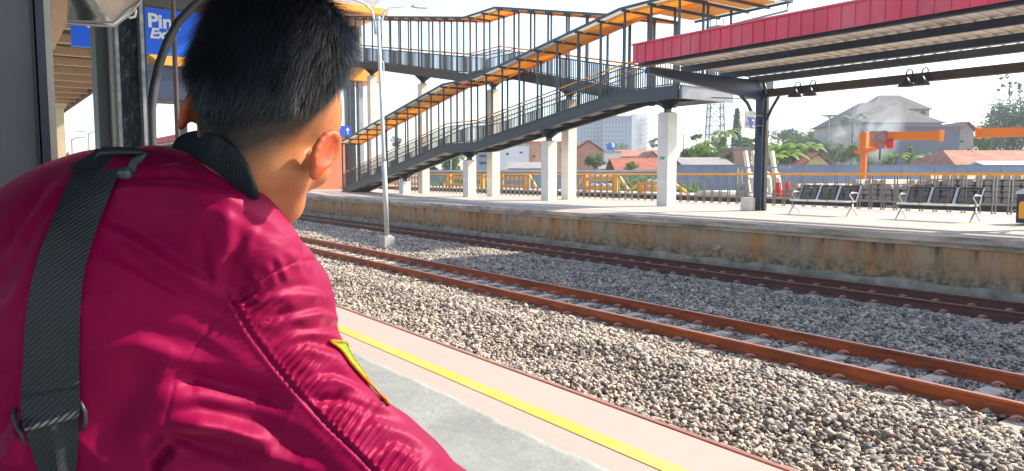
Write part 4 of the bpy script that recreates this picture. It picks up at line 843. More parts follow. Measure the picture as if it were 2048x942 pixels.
house(1238, 1330, 313, 301, 125, M_CREAM, M_RT2, 'house with long pale red tiled roof left of the tallest pillar', 'gable', 12)
house(1282, 1326, 322, 305, 108, M_BRW, M_RT2, 'small red gabled house left of the tallest pillar', 'side', 8, [(1304, 318, 5, 4)])
house(1228, 1332, 340, 318, 84, M_GRW, M_RT, 'nearer house with broad red tiled roof left of the tallest pillar', 'gable', 8)
house(1120, 1165, 322, 312, 135, M_BRW, M_SHED, 'grey roofed brown house between the right front pillars', 'gable', 8)
def tank():
    d = 98; c = at(1221, 298, d); t = thing('water_tank', 'blue water tank on the white block between red roofs', 'tank', (c.x, c.y, hz(303, d)))
    r = .5; z = hz(304, d) + .27; m = MB(); m.lathe([(.01, 0), (r, 0), (r, .35), (r * 1.04, .37), (r, .39), (r, .75), (r * .5, .95), (.01, .98)], (c.x, c.y, z), 16); m.build('tank', mat('tank_blue', (.03, .16, .55), .5), t, True); m = MB(); m.lathe([(.01, .97), (.16, .98), (.16, 1.04), (.01, 1.06)], (c.x, c.y, z), 12); m.build('lid', mat('tank_blue', (.03, .16, .55), .5), t, True)
tank()
# right of the tallest pillar
house(1366, 1472, 333, 317, 72, mat('shed_wall', (.40, .42, .46), .8), M_SHED, 'long grey tin roofed shed behind the yard wall', 'gable', 9)
house(1468, 1500, 299, 297, 76, M_BRW, M_CAP, 'small brick building behind the white girders', 'flat', 5, cat='building')
house(1600, 1668, 331, 309, 80, mat('yellow_wall', (.6, .5, .2), .8), M_RT, 'low red tiled house left of the smoke', 'side', 9)
house(1905, 2020, 331, 303, 66, M_WHW, M_RT2, 'red tiled hip roof under the right crane arm', 'hip', 9)
house(1968, 2110, 329, 303, 72, M_WHW, M_RT2, 'red tiled roof at the right edge', 'gable', 10)
house(1972, 2110, 334, 325, 62, M_WHW, mat('white_tin', (.7, .7, .68), .6), 'low white tin roof above the yard wall at the right edge', 'gable', 3)
house(1700, 1884, 246, 208, 120, M_CREAM, M_GT, 'wide lower storey of the big grey roofed house in the smoke', 'hip', 16, [(1842, 258, 8, 9), (1862, 258, 8, 9), (1800, 258, 10, 8), (1760, 258, 10, 8)])
house(1738, 1858, 219, 193, 128, M_CREAM, M_GT, 'raised top storey of the big grey roofed house', 'hip', 9, [(1840, 227, 9, 9), (1800, 228, 8, 6)], zb=7.5)
house(1790, 1916, 254, 252, 88, M_GRW, M_CAP, 'large dark grey blank wall building beside the big house', 'flat', 9, [(1862, 268, 5, 4)], cat='building')
house(1908, 1950, 262, 250, 90, mat('warm_grey_wall', (.36, .29, .26), .8), M_RT2, 'brownish house with small red roof right of the dark wall building', 'side', 8, [(1920, 283, 6, 4), (1934, 300, 4, 5)])
house(1610, 1690, 290, 280, 130, M_CREAM, M_GT, 'pale distant house left of the smoke', 'gable', 10)
def highrise():
    d = 330; F = frame(1225, d); t = thing('high_rise', 'distant grey high rise with white balcony tower', 'building', tuple(F(0, 0, GZ)))
    M = mat('high_rise_grey', (.25, .30, .36), .7, 0, .05, .05, 0); A = lambda p: pw(p - 1225, d)
    m = MB(); fbox(m, F, A(1156), A(1216), 6, 20, GZ, hz(240, d)); m.build('wing', M, t)
    m = MB(); fbox(m, F, A(1205), A(1261), 0, 20, GZ, hz(232, d)); m.build('main_block', M, t)
    m = MB(); fbox(m, F, A(1206), A(1260), -.3, -.01, hz(243, d), hz(234, d)); m.build('sign_band', mat('band_grey', (.17, .20, .25), .7), t)
    m = MB(); fbox(m, F, A(1261.5), A(1271), -1, 18, GZ, hz(229, d)); m.build('stair_tower', M_WHW, t)
    m = MB(); fbox(m, F, A(1271.5), A(1294), 1, 18, GZ, hz(229, d)); m.build('balcony_tower', M_WHW, t)
    for i in range(7): z = hz(240 + i * 9.5, d); m = MB(); fbox(m, F, A(1280), A(1295.5), -.8, .98, z, z + .9); m.build('balcony', M_WHW, t)
    w0 = None
    for r in range(6):
        for c in range(14):
            if w0 is None: m = MB(); fbox(m, F, A(1164), A(1165.6), -.1, 0, 0, .8); w0 = m.build('window', M_WIN, t); o = w0
            else: o = w0.copy(); col.objects.link(o); o.parent = t
            px = c * 6.6; b = 5.9 if 1164 + px < 1203 else -.05; o.location = RT * pw(px, d) + FH * b + Vector((0, 0, hz(291 - r * 8.5, d)))
highrise()
def lattice():
    d = 140; c = at(1428, 348, d); z0 = GZ; z1 = hz(60, d); t = thing('lattice_mast', 'grey steel lattice mast behind the green trees', 'mast', (c.x, c.y, z0)); M = mat('mast_steel', (.20, .22, .24), .6); n = 18
    W = lambda z: 1.75 - 1.0 * (z - z0) / (z1 - z0)
    def C(i, z): sx, sy = ((-1, -1), (1, -1), (1, 1), (-1, 1))[i % 4]; w = W(z); return Vector((c.x, c.y, z)) + RT * sx * w + FH * sy * w
    zs = [z0 + (z1 - z0) * k / n for k in range(n + 1)]
    for i in range(4): m = MB(); m.bar(C(i, z0), C(i, z1), .2, .2); m.build('leg', M, t)
    m = MB()
    for k in range(n):
        for i in range(4): m.bar(C(i, zs[k]), C(i + 1, zs[k + 1]), .1, .1); m.bar(C(i + 1, zs[k]), C(i, zs[k + 1]), .1, .1); m.bar(C(i, zs[k]), C(i + 1, zs[k]), .1, .1)
    m.build('bracing', M, t)
    m = MB(); m.box(c.x - 1.6, c.x + 1.6, c.y - 1.6, c.y + 1.6, z1, z1 + .12); m.build('top_platform', M, t)
    for s in (-1.3, -.2, 1.1): m = MB(); m.bar(Vector((c.x, c.y, z1)) + RT * s, Vector((c.x, c.y, z1 + 1.6)) + RT * s, .18, .18); m.build('antenna', M, t)
lattice()
def poles():
    M = mat('pale_pole', (.45, .46, .48), .6)
    for px, top, d, lab, disc in ((1366, 268, 80, 'thin pale pole right of the tallest pillar', 0), (1655, 232, 110, 'thin pole with flat disc top left of the smoke', 1), (902, 316, 85, 'thin white pole in front of the tree between left pillars', 0), (1534, 262, 90, 'short thin antenna right of the canopy column', 0)):
        c = at(px, 348, d); t = thing('thin_pole', lab, 'pole', (c.x, c.y, GZ)); z = hz(top, d); m = MB(); m.tube([(c.x, c.y, GZ), (c.x, c.y, z)], .07 if not disc else .09, 6); m.build('pole', M, t)
        m = MB(); m.lathe([(.01, 0), (.2, .0), (.2, .04), (.01, .05)] if not disc else [(.1, -.5), (.25, -.2), (1.15, -.05), (1.3, .05), (.01, .2)], (c.x, c.y, z), 14); m.build('top', M, t)
    for px, top, d, arms, lab in ((181, 263, 62, (-1, 1), 'faint double armed street light at the far left'), (147, 275, 58, (1,), 'faint single armed street light at the far left'), (216, 234, 66, (-1,), 'faint street light partly behind the grey column')):
        c = at(px, 348, d); z = hz(top + 4, d); t = thing('street_light', lab, 'street light', (c.x, c.y, GZ), 'street lights at the far left'); m = MB(); m.tube([(c.x, c.y, GZ), (c.x, c.y, z)], .06, 6); m.build('pole', M, t)
        for s in arms: m = MB(); m.tube([Vector((c.x, c.y, z - .05)), Vector((c.x, c.y, z + .12)) + RT * s * .3, Vector((c.x, c.y, z + .2)) + RT * s * 1.1], .04, 6); m.build('arm', M, t)
poles()

# ================================================ TREES AND PLANTS
def leafmat(name, a, b, tr=.25):
    N = NT(name); at_ = N.n('ShaderNodeAttribute', attribute_name='tone'); c = N.ramp(at_.outputs['Fac'], [(0, a), (1, b)]); N.l(c, N.b.inputs['Base Color']); N.b.inputs['Roughness'].default_value = .6; N.b.inputs['Specular IOR Level'].default_value = .25
    t = N.n('ShaderNodeBsdfTranslucent'); N.l(c, t.inputs[0]); mx = N.n('ShaderNodeMixShader', i_0=tr); N.l(N.b.outputs[0], mx.inputs[1]); N.l(t.outputs[0], mx.inputs[2]); N.l(mx.outputs[0], N.o.inputs[0]); return N.m
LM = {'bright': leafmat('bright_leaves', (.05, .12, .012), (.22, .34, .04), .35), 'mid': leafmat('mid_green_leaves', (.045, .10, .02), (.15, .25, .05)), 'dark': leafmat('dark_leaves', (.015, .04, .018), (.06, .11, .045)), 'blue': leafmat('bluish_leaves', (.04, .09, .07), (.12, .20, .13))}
M_BARK = mat('bark', (.12, .09, .07), .9, 0, .3, 5)
def leaves(P, size, N=None):
    n = len(P); a = rng.normal(size=(n, 3)); a /= np.linalg.norm(a, axis=1)[:, None]; r = rng.normal(size=(n, 3)); b = np.cross(a, r); b /= np.linalg.norm(b, axis=1)[:, None]
    s = size * rng.uniform(.5, 1.3, (n, 1)); V = np.stack([P - a * s, P + b * s * .45, P + a * s, P - b * s * .45], 1).reshape(-1, 3); return V, np.arange(4 * n).reshape(-1, 4)
def tree(px, py0, py1, wpx, d, kind, label, nleaf=1600, clumps=16, leaf=None, sub='tree', airy=1.0):
    """crown between picture rows py0 and py1 at distance d"""
    c = at(px, 348, d); zt, zb = hz(py0, d), hz(py1, d); rw = pw(wpx, d) / 2; rz = (zt - zb) / 2; cz = (zt + zb) / 2
    t = thing('leafy_tree', label, sub, (c.x, c.y, GZ), 'trees beyond the yard wall'); C0 = np.array([c.x, c.y, cz]); rtv = np.array(RT); fhv = np.array(FH)
    P = []; ends = []
    for k in range(clumps):
        while True:
            u = rng.uniform(-1, 1, 3)
            if (u ** 2).sum() < 1: break
        u *= .78; cc = C0 + rtv * u[0] * rw + fhv * u[1] * rw * .8 + np.array([0, 0, u[2] * rz]); ends.append(cc); r = rng.uniform(.24, .42) * airy; m_ = nleaf // clumps
        q = rng.normal(size=(m_, 3)); q /= np.linalg.norm(q, axis=1)[:, None]; q *= rng.uniform(.45, 1.08, (m_, 1)); P.append(cc + rtv * (q[:, :1] * r * rw) + fhv * (q[:, 1:2] * r * rw) + np.array([0, 0, 1]) * q[:, 2:] * r * max(rz, rw * .5))
    P = np.concatenate(P); V, F = leaves(P, leaf or max(.12, 2.6 * d / FPX)); tone = np.repeat(np.clip(rng.normal(.5, .28, len(P)), 0, 1), 4); off = np.array([c.x, c.y, GZ])
    mesh_np('crown', V - off, F, LM[kind], t, attr={'tone': tone})
    m = MB(); tr_ = max(.12, rw * .05); top = Vector((c.x, c.y, cz)); m.tube([(c.x, c.y, GZ), Vector((c.x, c.y, (GZ + cz) / 2)) + RT * rw * .04, top], [tr_, tr_ * .75, tr_ * .4], 7)
    for e in ends[:7]: s = Vector((c.x, c.y, zb + (cz - zb) * rng.uniform(0, .7))); m.tube([s, s.lerp(Vector(e), .5) + Vector((0, 0, .1 * rz)), Vector(e)], [tr_ * .4, tr_ * .25, tr_ * .1], 5)
    m.build('trunk', M_BARK, t); return t
tree(1406, 278, 335, 84, 82, 'bright', 'bright green round tree right of the tallest pillar', 4200, 30)
tree(1441, 262, 330, 46, 96, 'mid', 'greyish green taller tree in front of the lattice mast', 1500, 14)
tree(1391, 262, 284, 34, 110, 'mid', 'small flat topped tree left of the lattice mast', 420, 8, airy=.7)
tree(1500, 282, 325, 60, 100, 'mid', 'low green tree behind the canopy column', 1200, 12)
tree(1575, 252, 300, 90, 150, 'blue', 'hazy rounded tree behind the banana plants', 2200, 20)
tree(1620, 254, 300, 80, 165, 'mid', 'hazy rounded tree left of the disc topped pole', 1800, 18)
tree(1596, 285, 340, 50, 95, 'mid', 'green tree behind the low red house', 1200, 12)
tree(1668, 272, 330, 50, 100, 'blue', 'bluish tree right of the low red house', 1200, 12)
tree(1768, 300, 340, 60, 76, 'bright', 'bright bush under the orange crane arm', 1200, 12)
tree(1815, 290, 335, 26, 82, 'bright', 'slim bright sapling in front of the dark grey wall building', 500, 8)
tree(2022, 165, 335, 130, 112, 'blue', 'tall bluish tree at the right edge', 10500, 60)
tree(1975, 245, 318, 75, 105, 'dark', 'darker tree left of the tall one at the right edge', 2600, 22)
tree(2010, 148, 200, 66, 118, 'mid', 'airy treetop with bare twigs above the tall tree on the right', 420, 11, airy=.45)
tree(1905, 243, 262, 55, 140, 'mid', 'flat dark crown behind the dark grey wall building', 600, 9)
tree(900, 300, 350, 66, 90, 'mid', 'tree with layered green crown between the left pillars', 2600, 20)
tree(868, 318, 350, 30, 84, 'dark', 'small dark tree left of the thin white pole', 700, 9)
tree(1188, 300, 342, 40, 92, 'mid', 'green tree in front of the red gabled house', 1100, 11)
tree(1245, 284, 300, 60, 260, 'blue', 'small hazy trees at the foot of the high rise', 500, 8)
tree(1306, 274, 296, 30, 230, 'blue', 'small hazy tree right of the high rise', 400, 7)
tree(132, 300, 345, 24, 70, 'mid', 'small green tree at the far left under the roof', 500, 8)
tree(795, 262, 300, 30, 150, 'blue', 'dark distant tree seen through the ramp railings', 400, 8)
tree(1262, 322, 345, 30, 78, 'bright', 'small bright bush in front of the red roofs', 400, 6)
for i_, (px_, a_, b_, w_, d_, k_, l_) in enumerate((
    (1590, 262, 335, 120, 108, 'mid', 'wide green tree mass behind the banana plants'), (1660, 275, 335, 70, 98, 'mid', 'leafy tree left of the crane mast'), (1545, 286, 340, 52, 88, 'mid', 'leafy tree right behind the canopy column'), (1575, 292, 338, 46, 84, 'bright', 'light green tree behind the tall banana plants'), (1640, 280, 338, 52, 104, 'mid', 'green tree rising behind the low red house'),
    (1700, 285, 335, 44, 92, 'bright', 'light green tree in the smoke by the crane mast'), (1735, 300, 340, 40, 80, 'mid', 'bush just behind the crane mast'), (1490, 270, 300, 40, 120, 'mid', 'treetop between the conifer and the canopy column'),
    (1380, 292, 338, 40, 78, 'mid', 'darker bush at the left end of the grey shed'), (1955, 262, 320, 60, 98, 'mid', 'tree left of the right edge above the red hip roof'), (2040, 215, 320, 80, 96, 'dark', 'dense dark tree cut by the right edge'), (1985, 205, 300, 60, 116, 'blue', 'upper hazy crown beside the tall tree on the right'))):
    tree(px_, a_, b_, w_, d_, k_, l_, int(1300 + w_ * 18), 16)
def conifer(px, top, bot, wpx, d, label):
    c = at(px, 348, d); z1 = hz(top, d); z0 = hz(bot, d); rw = pw(wpx, d) / 2; t = thing('conifer', label, 'tree', (c.x, c.y, GZ), 'trees beyond the yard wall')
    P = []; n = 13; m = MB(); m.tube([(c.x, c.y, GZ), (c.x, c.y, z1)], [.22, .05], 7)
    for k in range(n):
        f = k / (n - 1); z = z0 + (z1 - z0) * f; r = rw * (1 - .85 * f) * rng.uniform(.85, 1.1)
        for j in range(6):
            a = 2 * math.pi * (j + .5 * (k % 2)) / 6 + rng.uniform(-.2, .2); s = np.linspace(.15, 1, 16)[:, None]; q = np.array([c.x, c.y, z]) + s * r * np.array([math.cos(a), math.sin(a), .12]); P.append(np.repeat(q, 2, 0) + rng.normal(0, .10, (32, 3)))
            m.tube([(c.x, c.y, z), (c.x + r * math.cos(a), c.y + r * math.sin(a), z + .12 * r)], [.05, .02], 4)
    P = np.concatenate(P); V, F = leaves(P, .26); mesh_np('crown', V - np.array([c.x, c.y, GZ]), F, LM['blue'], t, attr={'tone': np.repeat(rng.random(len(P)), 4)}); m.build('trunk', M_BARK, t)
conifer(1471, 221, 292, 26, 120, 'slim tiered conifer left of the platform sign')
def palm(px, top, d, n, L, up, mat_, label, name='palm_tree', trunk=True):
    c = at(px, 348, d); z1 = hz(top, d); t = thing(name, label, 'palm' if name == 'palm_tree' else 'banana plant', (c.x, c.y, GZ), 'palms and banana plants'); r_ = rng
    for k in range(n):
        a = 2 * math.pi * k / n + r_.uniform(-.3, .3); el = up * r_.uniform(.5, 1.25); l = L * r_.uniform(.75, 1.15); m = MB(); N_ = 8; pts = []
        for i in range(N_ + 1): s = i / N_; pts.append(Vector((c.x + math.cos(a) * l * s * .75, c.y + math.sin(a) * l * s * .75, z1 + l * (math.sin(el) * s - .75 * s * s))))
        w = l * (.13 if name != 'palm_tree' else .09); side = Vector((-math.sin(a), math.cos(a), 0)); vs = []
        for i, p in enumerate(pts): ww = w * math.sin(math.pi * (i + .5) / (N_ + 1)) ** .6; vs += [p - side * ww - Vector((0, 0, ww * .5)), p, p + side * ww - Vector((0, 0, ww * .5))]
        fs = [(3 * i + j, 3 * i + j + 1, 3 * i + j + 4, 3 * i + j + 3) for i in range(N_) for j in (0, 1)]
        o = mesh_np('leaf', np.array(vs) - np.array([c.x, c.y, GZ]), np.array(fs), LM[mat_], t, attr={'tone': np.full(len(vs), r_.uniform(.3, 1))})
    if trunk: m = MB(); m.tube([(c.x, c.y, GZ), (c.x, c.y, z1)], [.2, .12], 8); m.build('trunk', M_BARK, t)
palm(1462, 318, 78, 9, 2.6, .9, 'bright', 'banana plant with broad leaves right of the grey shed', 'banana_plant')
palm(1556, 306, 76, 11, 2.8, 1.2, 'bright', 'tall banana plant right of the white girders', 'banana_plant'); palm(1578, 314, 74, 9, 2.4, 1.1, 'bright', 'banana plant beside the low red house', 'banana_plant'); palm(1540, 322, 72, 8, 2.2, 1.1, 'bright', 'short banana plant behind the rightmost white girder', 'banana_plant')
palm(1620, 300, 84, 9, 2.4, 1.2, 'bright', 'banana plant above the low red roof', 'banana_plant'); palm(1852, 318, 74, 7, 2.0, 1.2, 'bright', 'small banana plant under the dark grey wall building', 'banana_plant')
palm(1702, 240, 110, 14, 3.4, .9, 'blue', 'hazy palm behind the orange crane mast'); palm(1450, 268, 105, 12, 3.2, .8, 'mid', 'palm beside the lattice mast')
palm(1530, 312, 80, 9, 2.6, 1.2, 'bright', 'banana plant hidden partly by the canopy column', 'banana_plant'); palm(1592, 300, 88, 10, 2.8, 1.3, 'bright', 'tallest banana plant behind the low red house', 'banana_plant'); palm(1790, 318, 76, 7, 2.0, 1.2, 'bright', 'small banana plant under the crane arm', 'banana_plant')
def grass():
    P = []
    for pa, pb, X in ((1238, 1345, 34.5), (868, 950, 36)):
        ya, yb = at_x(pb, 370, X).y, at_x(pa, 370, X).y; n = 6000; x = rng.uniform(X - 1.2, X + 3, n); y = rng.uniform(ya, yb, n); P.append(np.stack([x, y, -.05 + rng.random(n) ** 1.5 * (1.6 + .5 * np.sin(y * 1.1))], 1))
    P = np.concatenate(P); V, F = leaves(P, .16); o = mesh_np('grass', V, F, LM['bright'], attr={'tone': np.repeat(rng.random(len(P)), 4)}); tag(o, 'rough green grass and weeds behind the flat wagons', 'grass', kind='stuff')
grass()

# ================================================ SMOKE AND HAZE
def smoke():
    N = NT('smoke'); N.t.nodes.remove(N.b); pv = N.n('ShaderNodeVolumePrincipled'); pv.inputs['Color'].default_value = (.86, .92, 1, 1); pv.inputs['Anisotropy'].default_value = .3
    tc = N.n('ShaderNodeTexCoord'); mp = N.n('ShaderNodeMapping'); N.l(tc.outputs['Object'], mp.inputs[0]); nz = N.noise(mp.outputs[0], .22, 4, .6, 1.0); nz = N.ramp(nz, [(.46, (0, 0, 0)), (.62, (1, 1, 1))])
    g = N.n('ShaderNodeTexGradient', gradient_type='SPHERICAL'); m2 = N.n('ShaderNodeMapping'); N.l(tc.outputs['Generated'], m2.inputs[0]); m2.inputs['Location'].default_value = (-1, -1, -1); m2.inputs['Scale'].default_value = (2, 2, 2); N.l(m2.outputs[0], g.inputs[0])
    a = N.n('ShaderNodeMath', operation='MULTIPLY'); N.l(nz, a.inputs[0]); N.l(g.outputs['Fac'], a.inputs[1]); b = N.n('ShaderNodeMath', operation='MULTIPLY', i_1=.7); N.l(a.outputs[0], b.inputs[0]); N.l(b.outputs[0], pv.inputs['Density']); N.l(pv.outputs[0], N.o.inputs['Volume'])
    d = 68
    for (px, py, w, h) in ((1735, 255, 170, 170), (1690, 300, 130, 80)):
        c = at(px, py, d); rx = pw(w, d) / 2; rz = pw(h, d) / 2; m = MB(); n = 12; prof = [(math.sin(math.pi * i / n) + 1e-4, -math.cos(math.pi * i / n)) for i in range(n + 1)]; m.lathe(prof, (0, 0, 0), 20)
        m.v = [tuple(c + RT * (v[0] * rx) + FH * (v[1] * rx * .7) + Vector((0, 0, v[2] * rz))) for v in m.v]; o = m.build('smoke', N.m, None, True); tag(o, 'thin bluish white smoke drifting in front of the big house', 'smoke', kind='stuff')
smoke()
def haze():
    N = NT('haze'); N.t.nodes.remove(N.b); pv = N.n('ShaderNodeVolumePrincipled'); pv.inputs['Color'].default_value = (.90, .96, 1, 1); pv.inputs['Density'].default_value = .0007; pv.inputs['Anisotropy'].default_value = .2; N.l(pv.outputs[0], N.o.inputs['Volume'])
    m = MB(); m.box(-90, 420, -60, 460, -1.6, 45); o = m.build('haze', N.m); o['kind'] = 'stuff'; o['label'] = 'pale haze in the air'
haze()
# ================================================ THE SEATED PERSON
def V3(*a): return np.array(a, dtype=np.float64)
def PP(px, py, d): return np.array(at(px, py, d))
class Sdf:
    """rounded cones and ellipsoids merged with a smooth minimum"""
    def __init__(s, k=.02): s.k = k; s.items = []
    def cone(s, a, b, ra, rb, k=None): s.items.append(('c', np.array(a, float), np.array(b, float), ra, rb, k or s.k)); return s
    def ell(s, c, r, M=None, k=None): s.items.append(('e', np.array(c, float), np.array(r, float), np.eye(3) if M is None else np.array(M, float), 0, k or s.k)); return s
    def sub(s, c, r, M=None, k=None): s.items.append(('s', np.array(c, float), np.array(r, float), np.eye(3) if M is None else np.array(M, float), 0, k or s.k)); return s
    def one(s, it, P):
        if it[0] == 'c':
            a, b, ra, rb = it[1:5]; ab = b - a; t = np.clip(((P - a) @ ab) / (ab @ ab), 0, 1); return np.linalg.norm(P - a - t[:, None] * ab, axis=1) - (ra + (rb - ra) * t)
        c, r, M = it[1:4]; q = (P - c) @ M; k0 = np.linalg.norm(q / r, axis=1); k1 = np.linalg.norm(q / r ** 2, axis=1) + 1e-9; return k0 * (k0 - 1) / k1
    def f(s, P, near=None):
        D = np.full(len(P), .3)
        for n_, it in enumerate(s.items):
            if near is not None: ix = near[n_]
            else: ix = np.where(s.reach(it, P))[0]
            if len(ix) == 0: continue
            e = s.one(it, P[ix]); k = it[5]; d = D[ix]; D[ix] = s.blend(it, d, e, k)
        return D
    def reach(s, it, P):
        if it[0] == 'c': c = (it[1] + it[2]) / 2; r = np.linalg.norm(it[2] - it[1]) / 2 + max(it[3], it[4])
        else: c = it[1]; r = it[2].max()
        return ((P - c) ** 2).sum(1) < (r + it[5] * 1.3 + .012) ** 2
    def blend(s, it, d, e, k):
        if 1:
            if it[0] == 's': e = -e; h = np.clip(.5 - .5 * (e - d) / k, 0, 1) * 0 + np.clip(.5 + .5 * (e - d) / k, 0, 1); d = d * (1 - h) + e * h + k * h * (1 - h)
            else: h = np.clip(.5 + .5 * (d - e) / k, 0, 1); d = d * (1 - h) + e * h - k * h * (1 - h)
        return d
    def grad(s, P, e=1e-4):
        nr = [np.where(s.reach(it, P))[0] for it in s.items]; f0 = s.f(P, nr); g = np.zeros_like(P)
        for i in range(3): o = np.zeros(3); o[i] = e; g[:, i] = (s.f(P + o, nr) - f0) / e
        return f0, g
    def mesh(s, voxel, name='tmp', it=5):
        if not hasattr(Sdf, 'ico'):
            bm = bmesh.new(); bmesh.ops.create_icosphere(bm, subdivisions=3, radius=1); bm.verts.ensure_lookup_table(); Sdf.ico = (np.array([v.co[:] for v in bm.verts]), np.array([[v.index for v in f.verts] for f in bm.faces])); bm.free()
        iv, fi = Sdf.ico; vv = []; ff = []
        def ball(c, r, M=None):
            q = iv * (np.array(r) if hasattr(r, '__len__') else r); q = q if M is None else q @ np.array(M).T; ff.append(fi + len(vv) * len(iv)); vv.append(q + np.array(c))
        for t in s.items:
            if t[0] == 'c':
                n = max(2, int(np.linalg.norm(t[2] - t[1]) / (min(t[3], t[4]) * .35)) + 1)
                for i in range(n + 1): u = i / n; ball(t[1] * (1 - u) + t[2] * u, (t[3] * (1 - u) + t[4] * u) + voxel * .3)
            elif t[0] == 'e': ball(t[1], t[2] + voxel * .3, t[3])
        o = mesh_np('t', np.concatenate(vv), np.concatenate(ff), None); me = o.data; m = o.modifiers.new('r', 'REMESH'); m.mode = 'VOXEL'; m.voxel_size = voxel
        bpy.context.view_layer.update(); dg = bpy.context.evaluated_depsgraph_get(); out = bpy.data.meshes.new_from_object(o.evaluated_get(dg)); bpy.data.objects.remove(o); bpy.data.meshes.remove(me)
        n = len(out.vertices); P = np.empty(n * 3); out.vertices.foreach_get('co', P); P = P.reshape(-1, 3)
        E = np.empty(len(out.edges) * 2, dtype=np.int64); out.edges.foreach_get('vertices', E); E = E.reshape(-1, 2); deg = np.bincount(E.ravel(), minlength=n)[:, None]
        def smooth(P, k=.6):
            S = np.zeros_like(P)
            for j in range(3): S[:, j] = np.bincount(E[:, 0], P[E[:, 1], j], n) + np.bincount(E[:, 1], P[E[:, 0], j], n)
            return P + k * (S / np.maximum(deg, 1) - P)
        for j in range(it + 3):
            P = smooth(P, .6)
            f0, g = s.grad(P); g2 = (g * g).sum(1)[:, None]; step = f0[:, None] * g / np.maximum(g2, .1); P = P - np.clip(step, -.03, .03)
        F = np.empty(len(out.polygons) * 4, dtype=np.int64); 
        fl = [tuple(p.vertices) for p in out.polygons]; bpy.data.meshes.remove(out)
        return P, fl, s, E
def normals(P, fl):
    N = np.zeros_like(P); F = np.array([f if len(f) == 4 else (*f, f[-1]) for f in fl]); a = P[F[:, 2]] - P[F[:, 0]]; b = P[F[:, 3]] - P[F[:, 1]]; c = np.cross(a, b)
    for k in range(4): 
        for j in range(3): N[:, j] += np.bincount(F[:, k], c[:, j], len(P))
    return N / np.maximum(np.linalg.norm(N, axis=1), 1e-12)[:, None]
def projn(P):
    q = P - np.array(EYE); d = q @ np.array(FW); return 1024 + FPX * (q @ np.array(RT)) / d, 471 - FPX * (q @ np.array(UP)) / d, d
def put(name, P, fl, m, parent, smooth=True, attr=None, sub=0):
    me = bpy.data.meshes.new(name); me.from_pydata((P - np.array(offset(parent))).tolist(), [], fl)
    me.polygons.foreach_set('use_smooth', [smooth] * len(me.polygons))
    if attr:
        for k, v in attr.items(): a = me.attributes.new(k, 'FLOAT', 'POINT'); a.data.foreach_set('value', np.asarray(v, dtype=np.float32))
    return link(name, me, m, parent)

npF, npR, npU = np.array(FW), np.array(RT), np.array(UP)
# ---- head frame: tilted to the right, turned a little to the right, bowed forward
roll, yaw, pit = R(16), R(9), R(16)
Z0 = V3(0, 0, 1.); FHn = np.array([math.sin(YAW), math.cos(YAW), 0]); RTn = np.array(RT)
u0 = Z0 * math.cos(roll) + RTn * math.sin(roll); r0 = RTn * math.cos(roll) - Z0 * math.sin(roll); f0 = FHn
f1 = f0 * math.cos(yaw) + r0 * math.sin(yaw); r1 = r0 * math.cos(yaw) - f0 * math.sin(yaw); u1 = u0
f2 = f1 * math.cos(pit) - u1 * math.sin(pit); u2 = u1 * math.cos(pit) + f1 * math.sin(pit); HR, HF, HU = r1, f2, u2
HM = np.stack([HR, HF, HU], 1)                       # columns: right, forward, up
HC = PP(524, 266, .885)                               # midpoint between the ears
def H(x, y, z): return HC + HM @ V3(x, y, z)
Q = HM @ np.eye(3)
def rotm(ax, a):
    return np.array(Matrix.Rotation(a, 3, ax))
def hairline(a, x): return -.046 + np.where(x > 0, .070, .068) * np.clip(a, 0, 1.5) ** 1.3 + .075 * np.clip(a - 1.05, 0, .6)
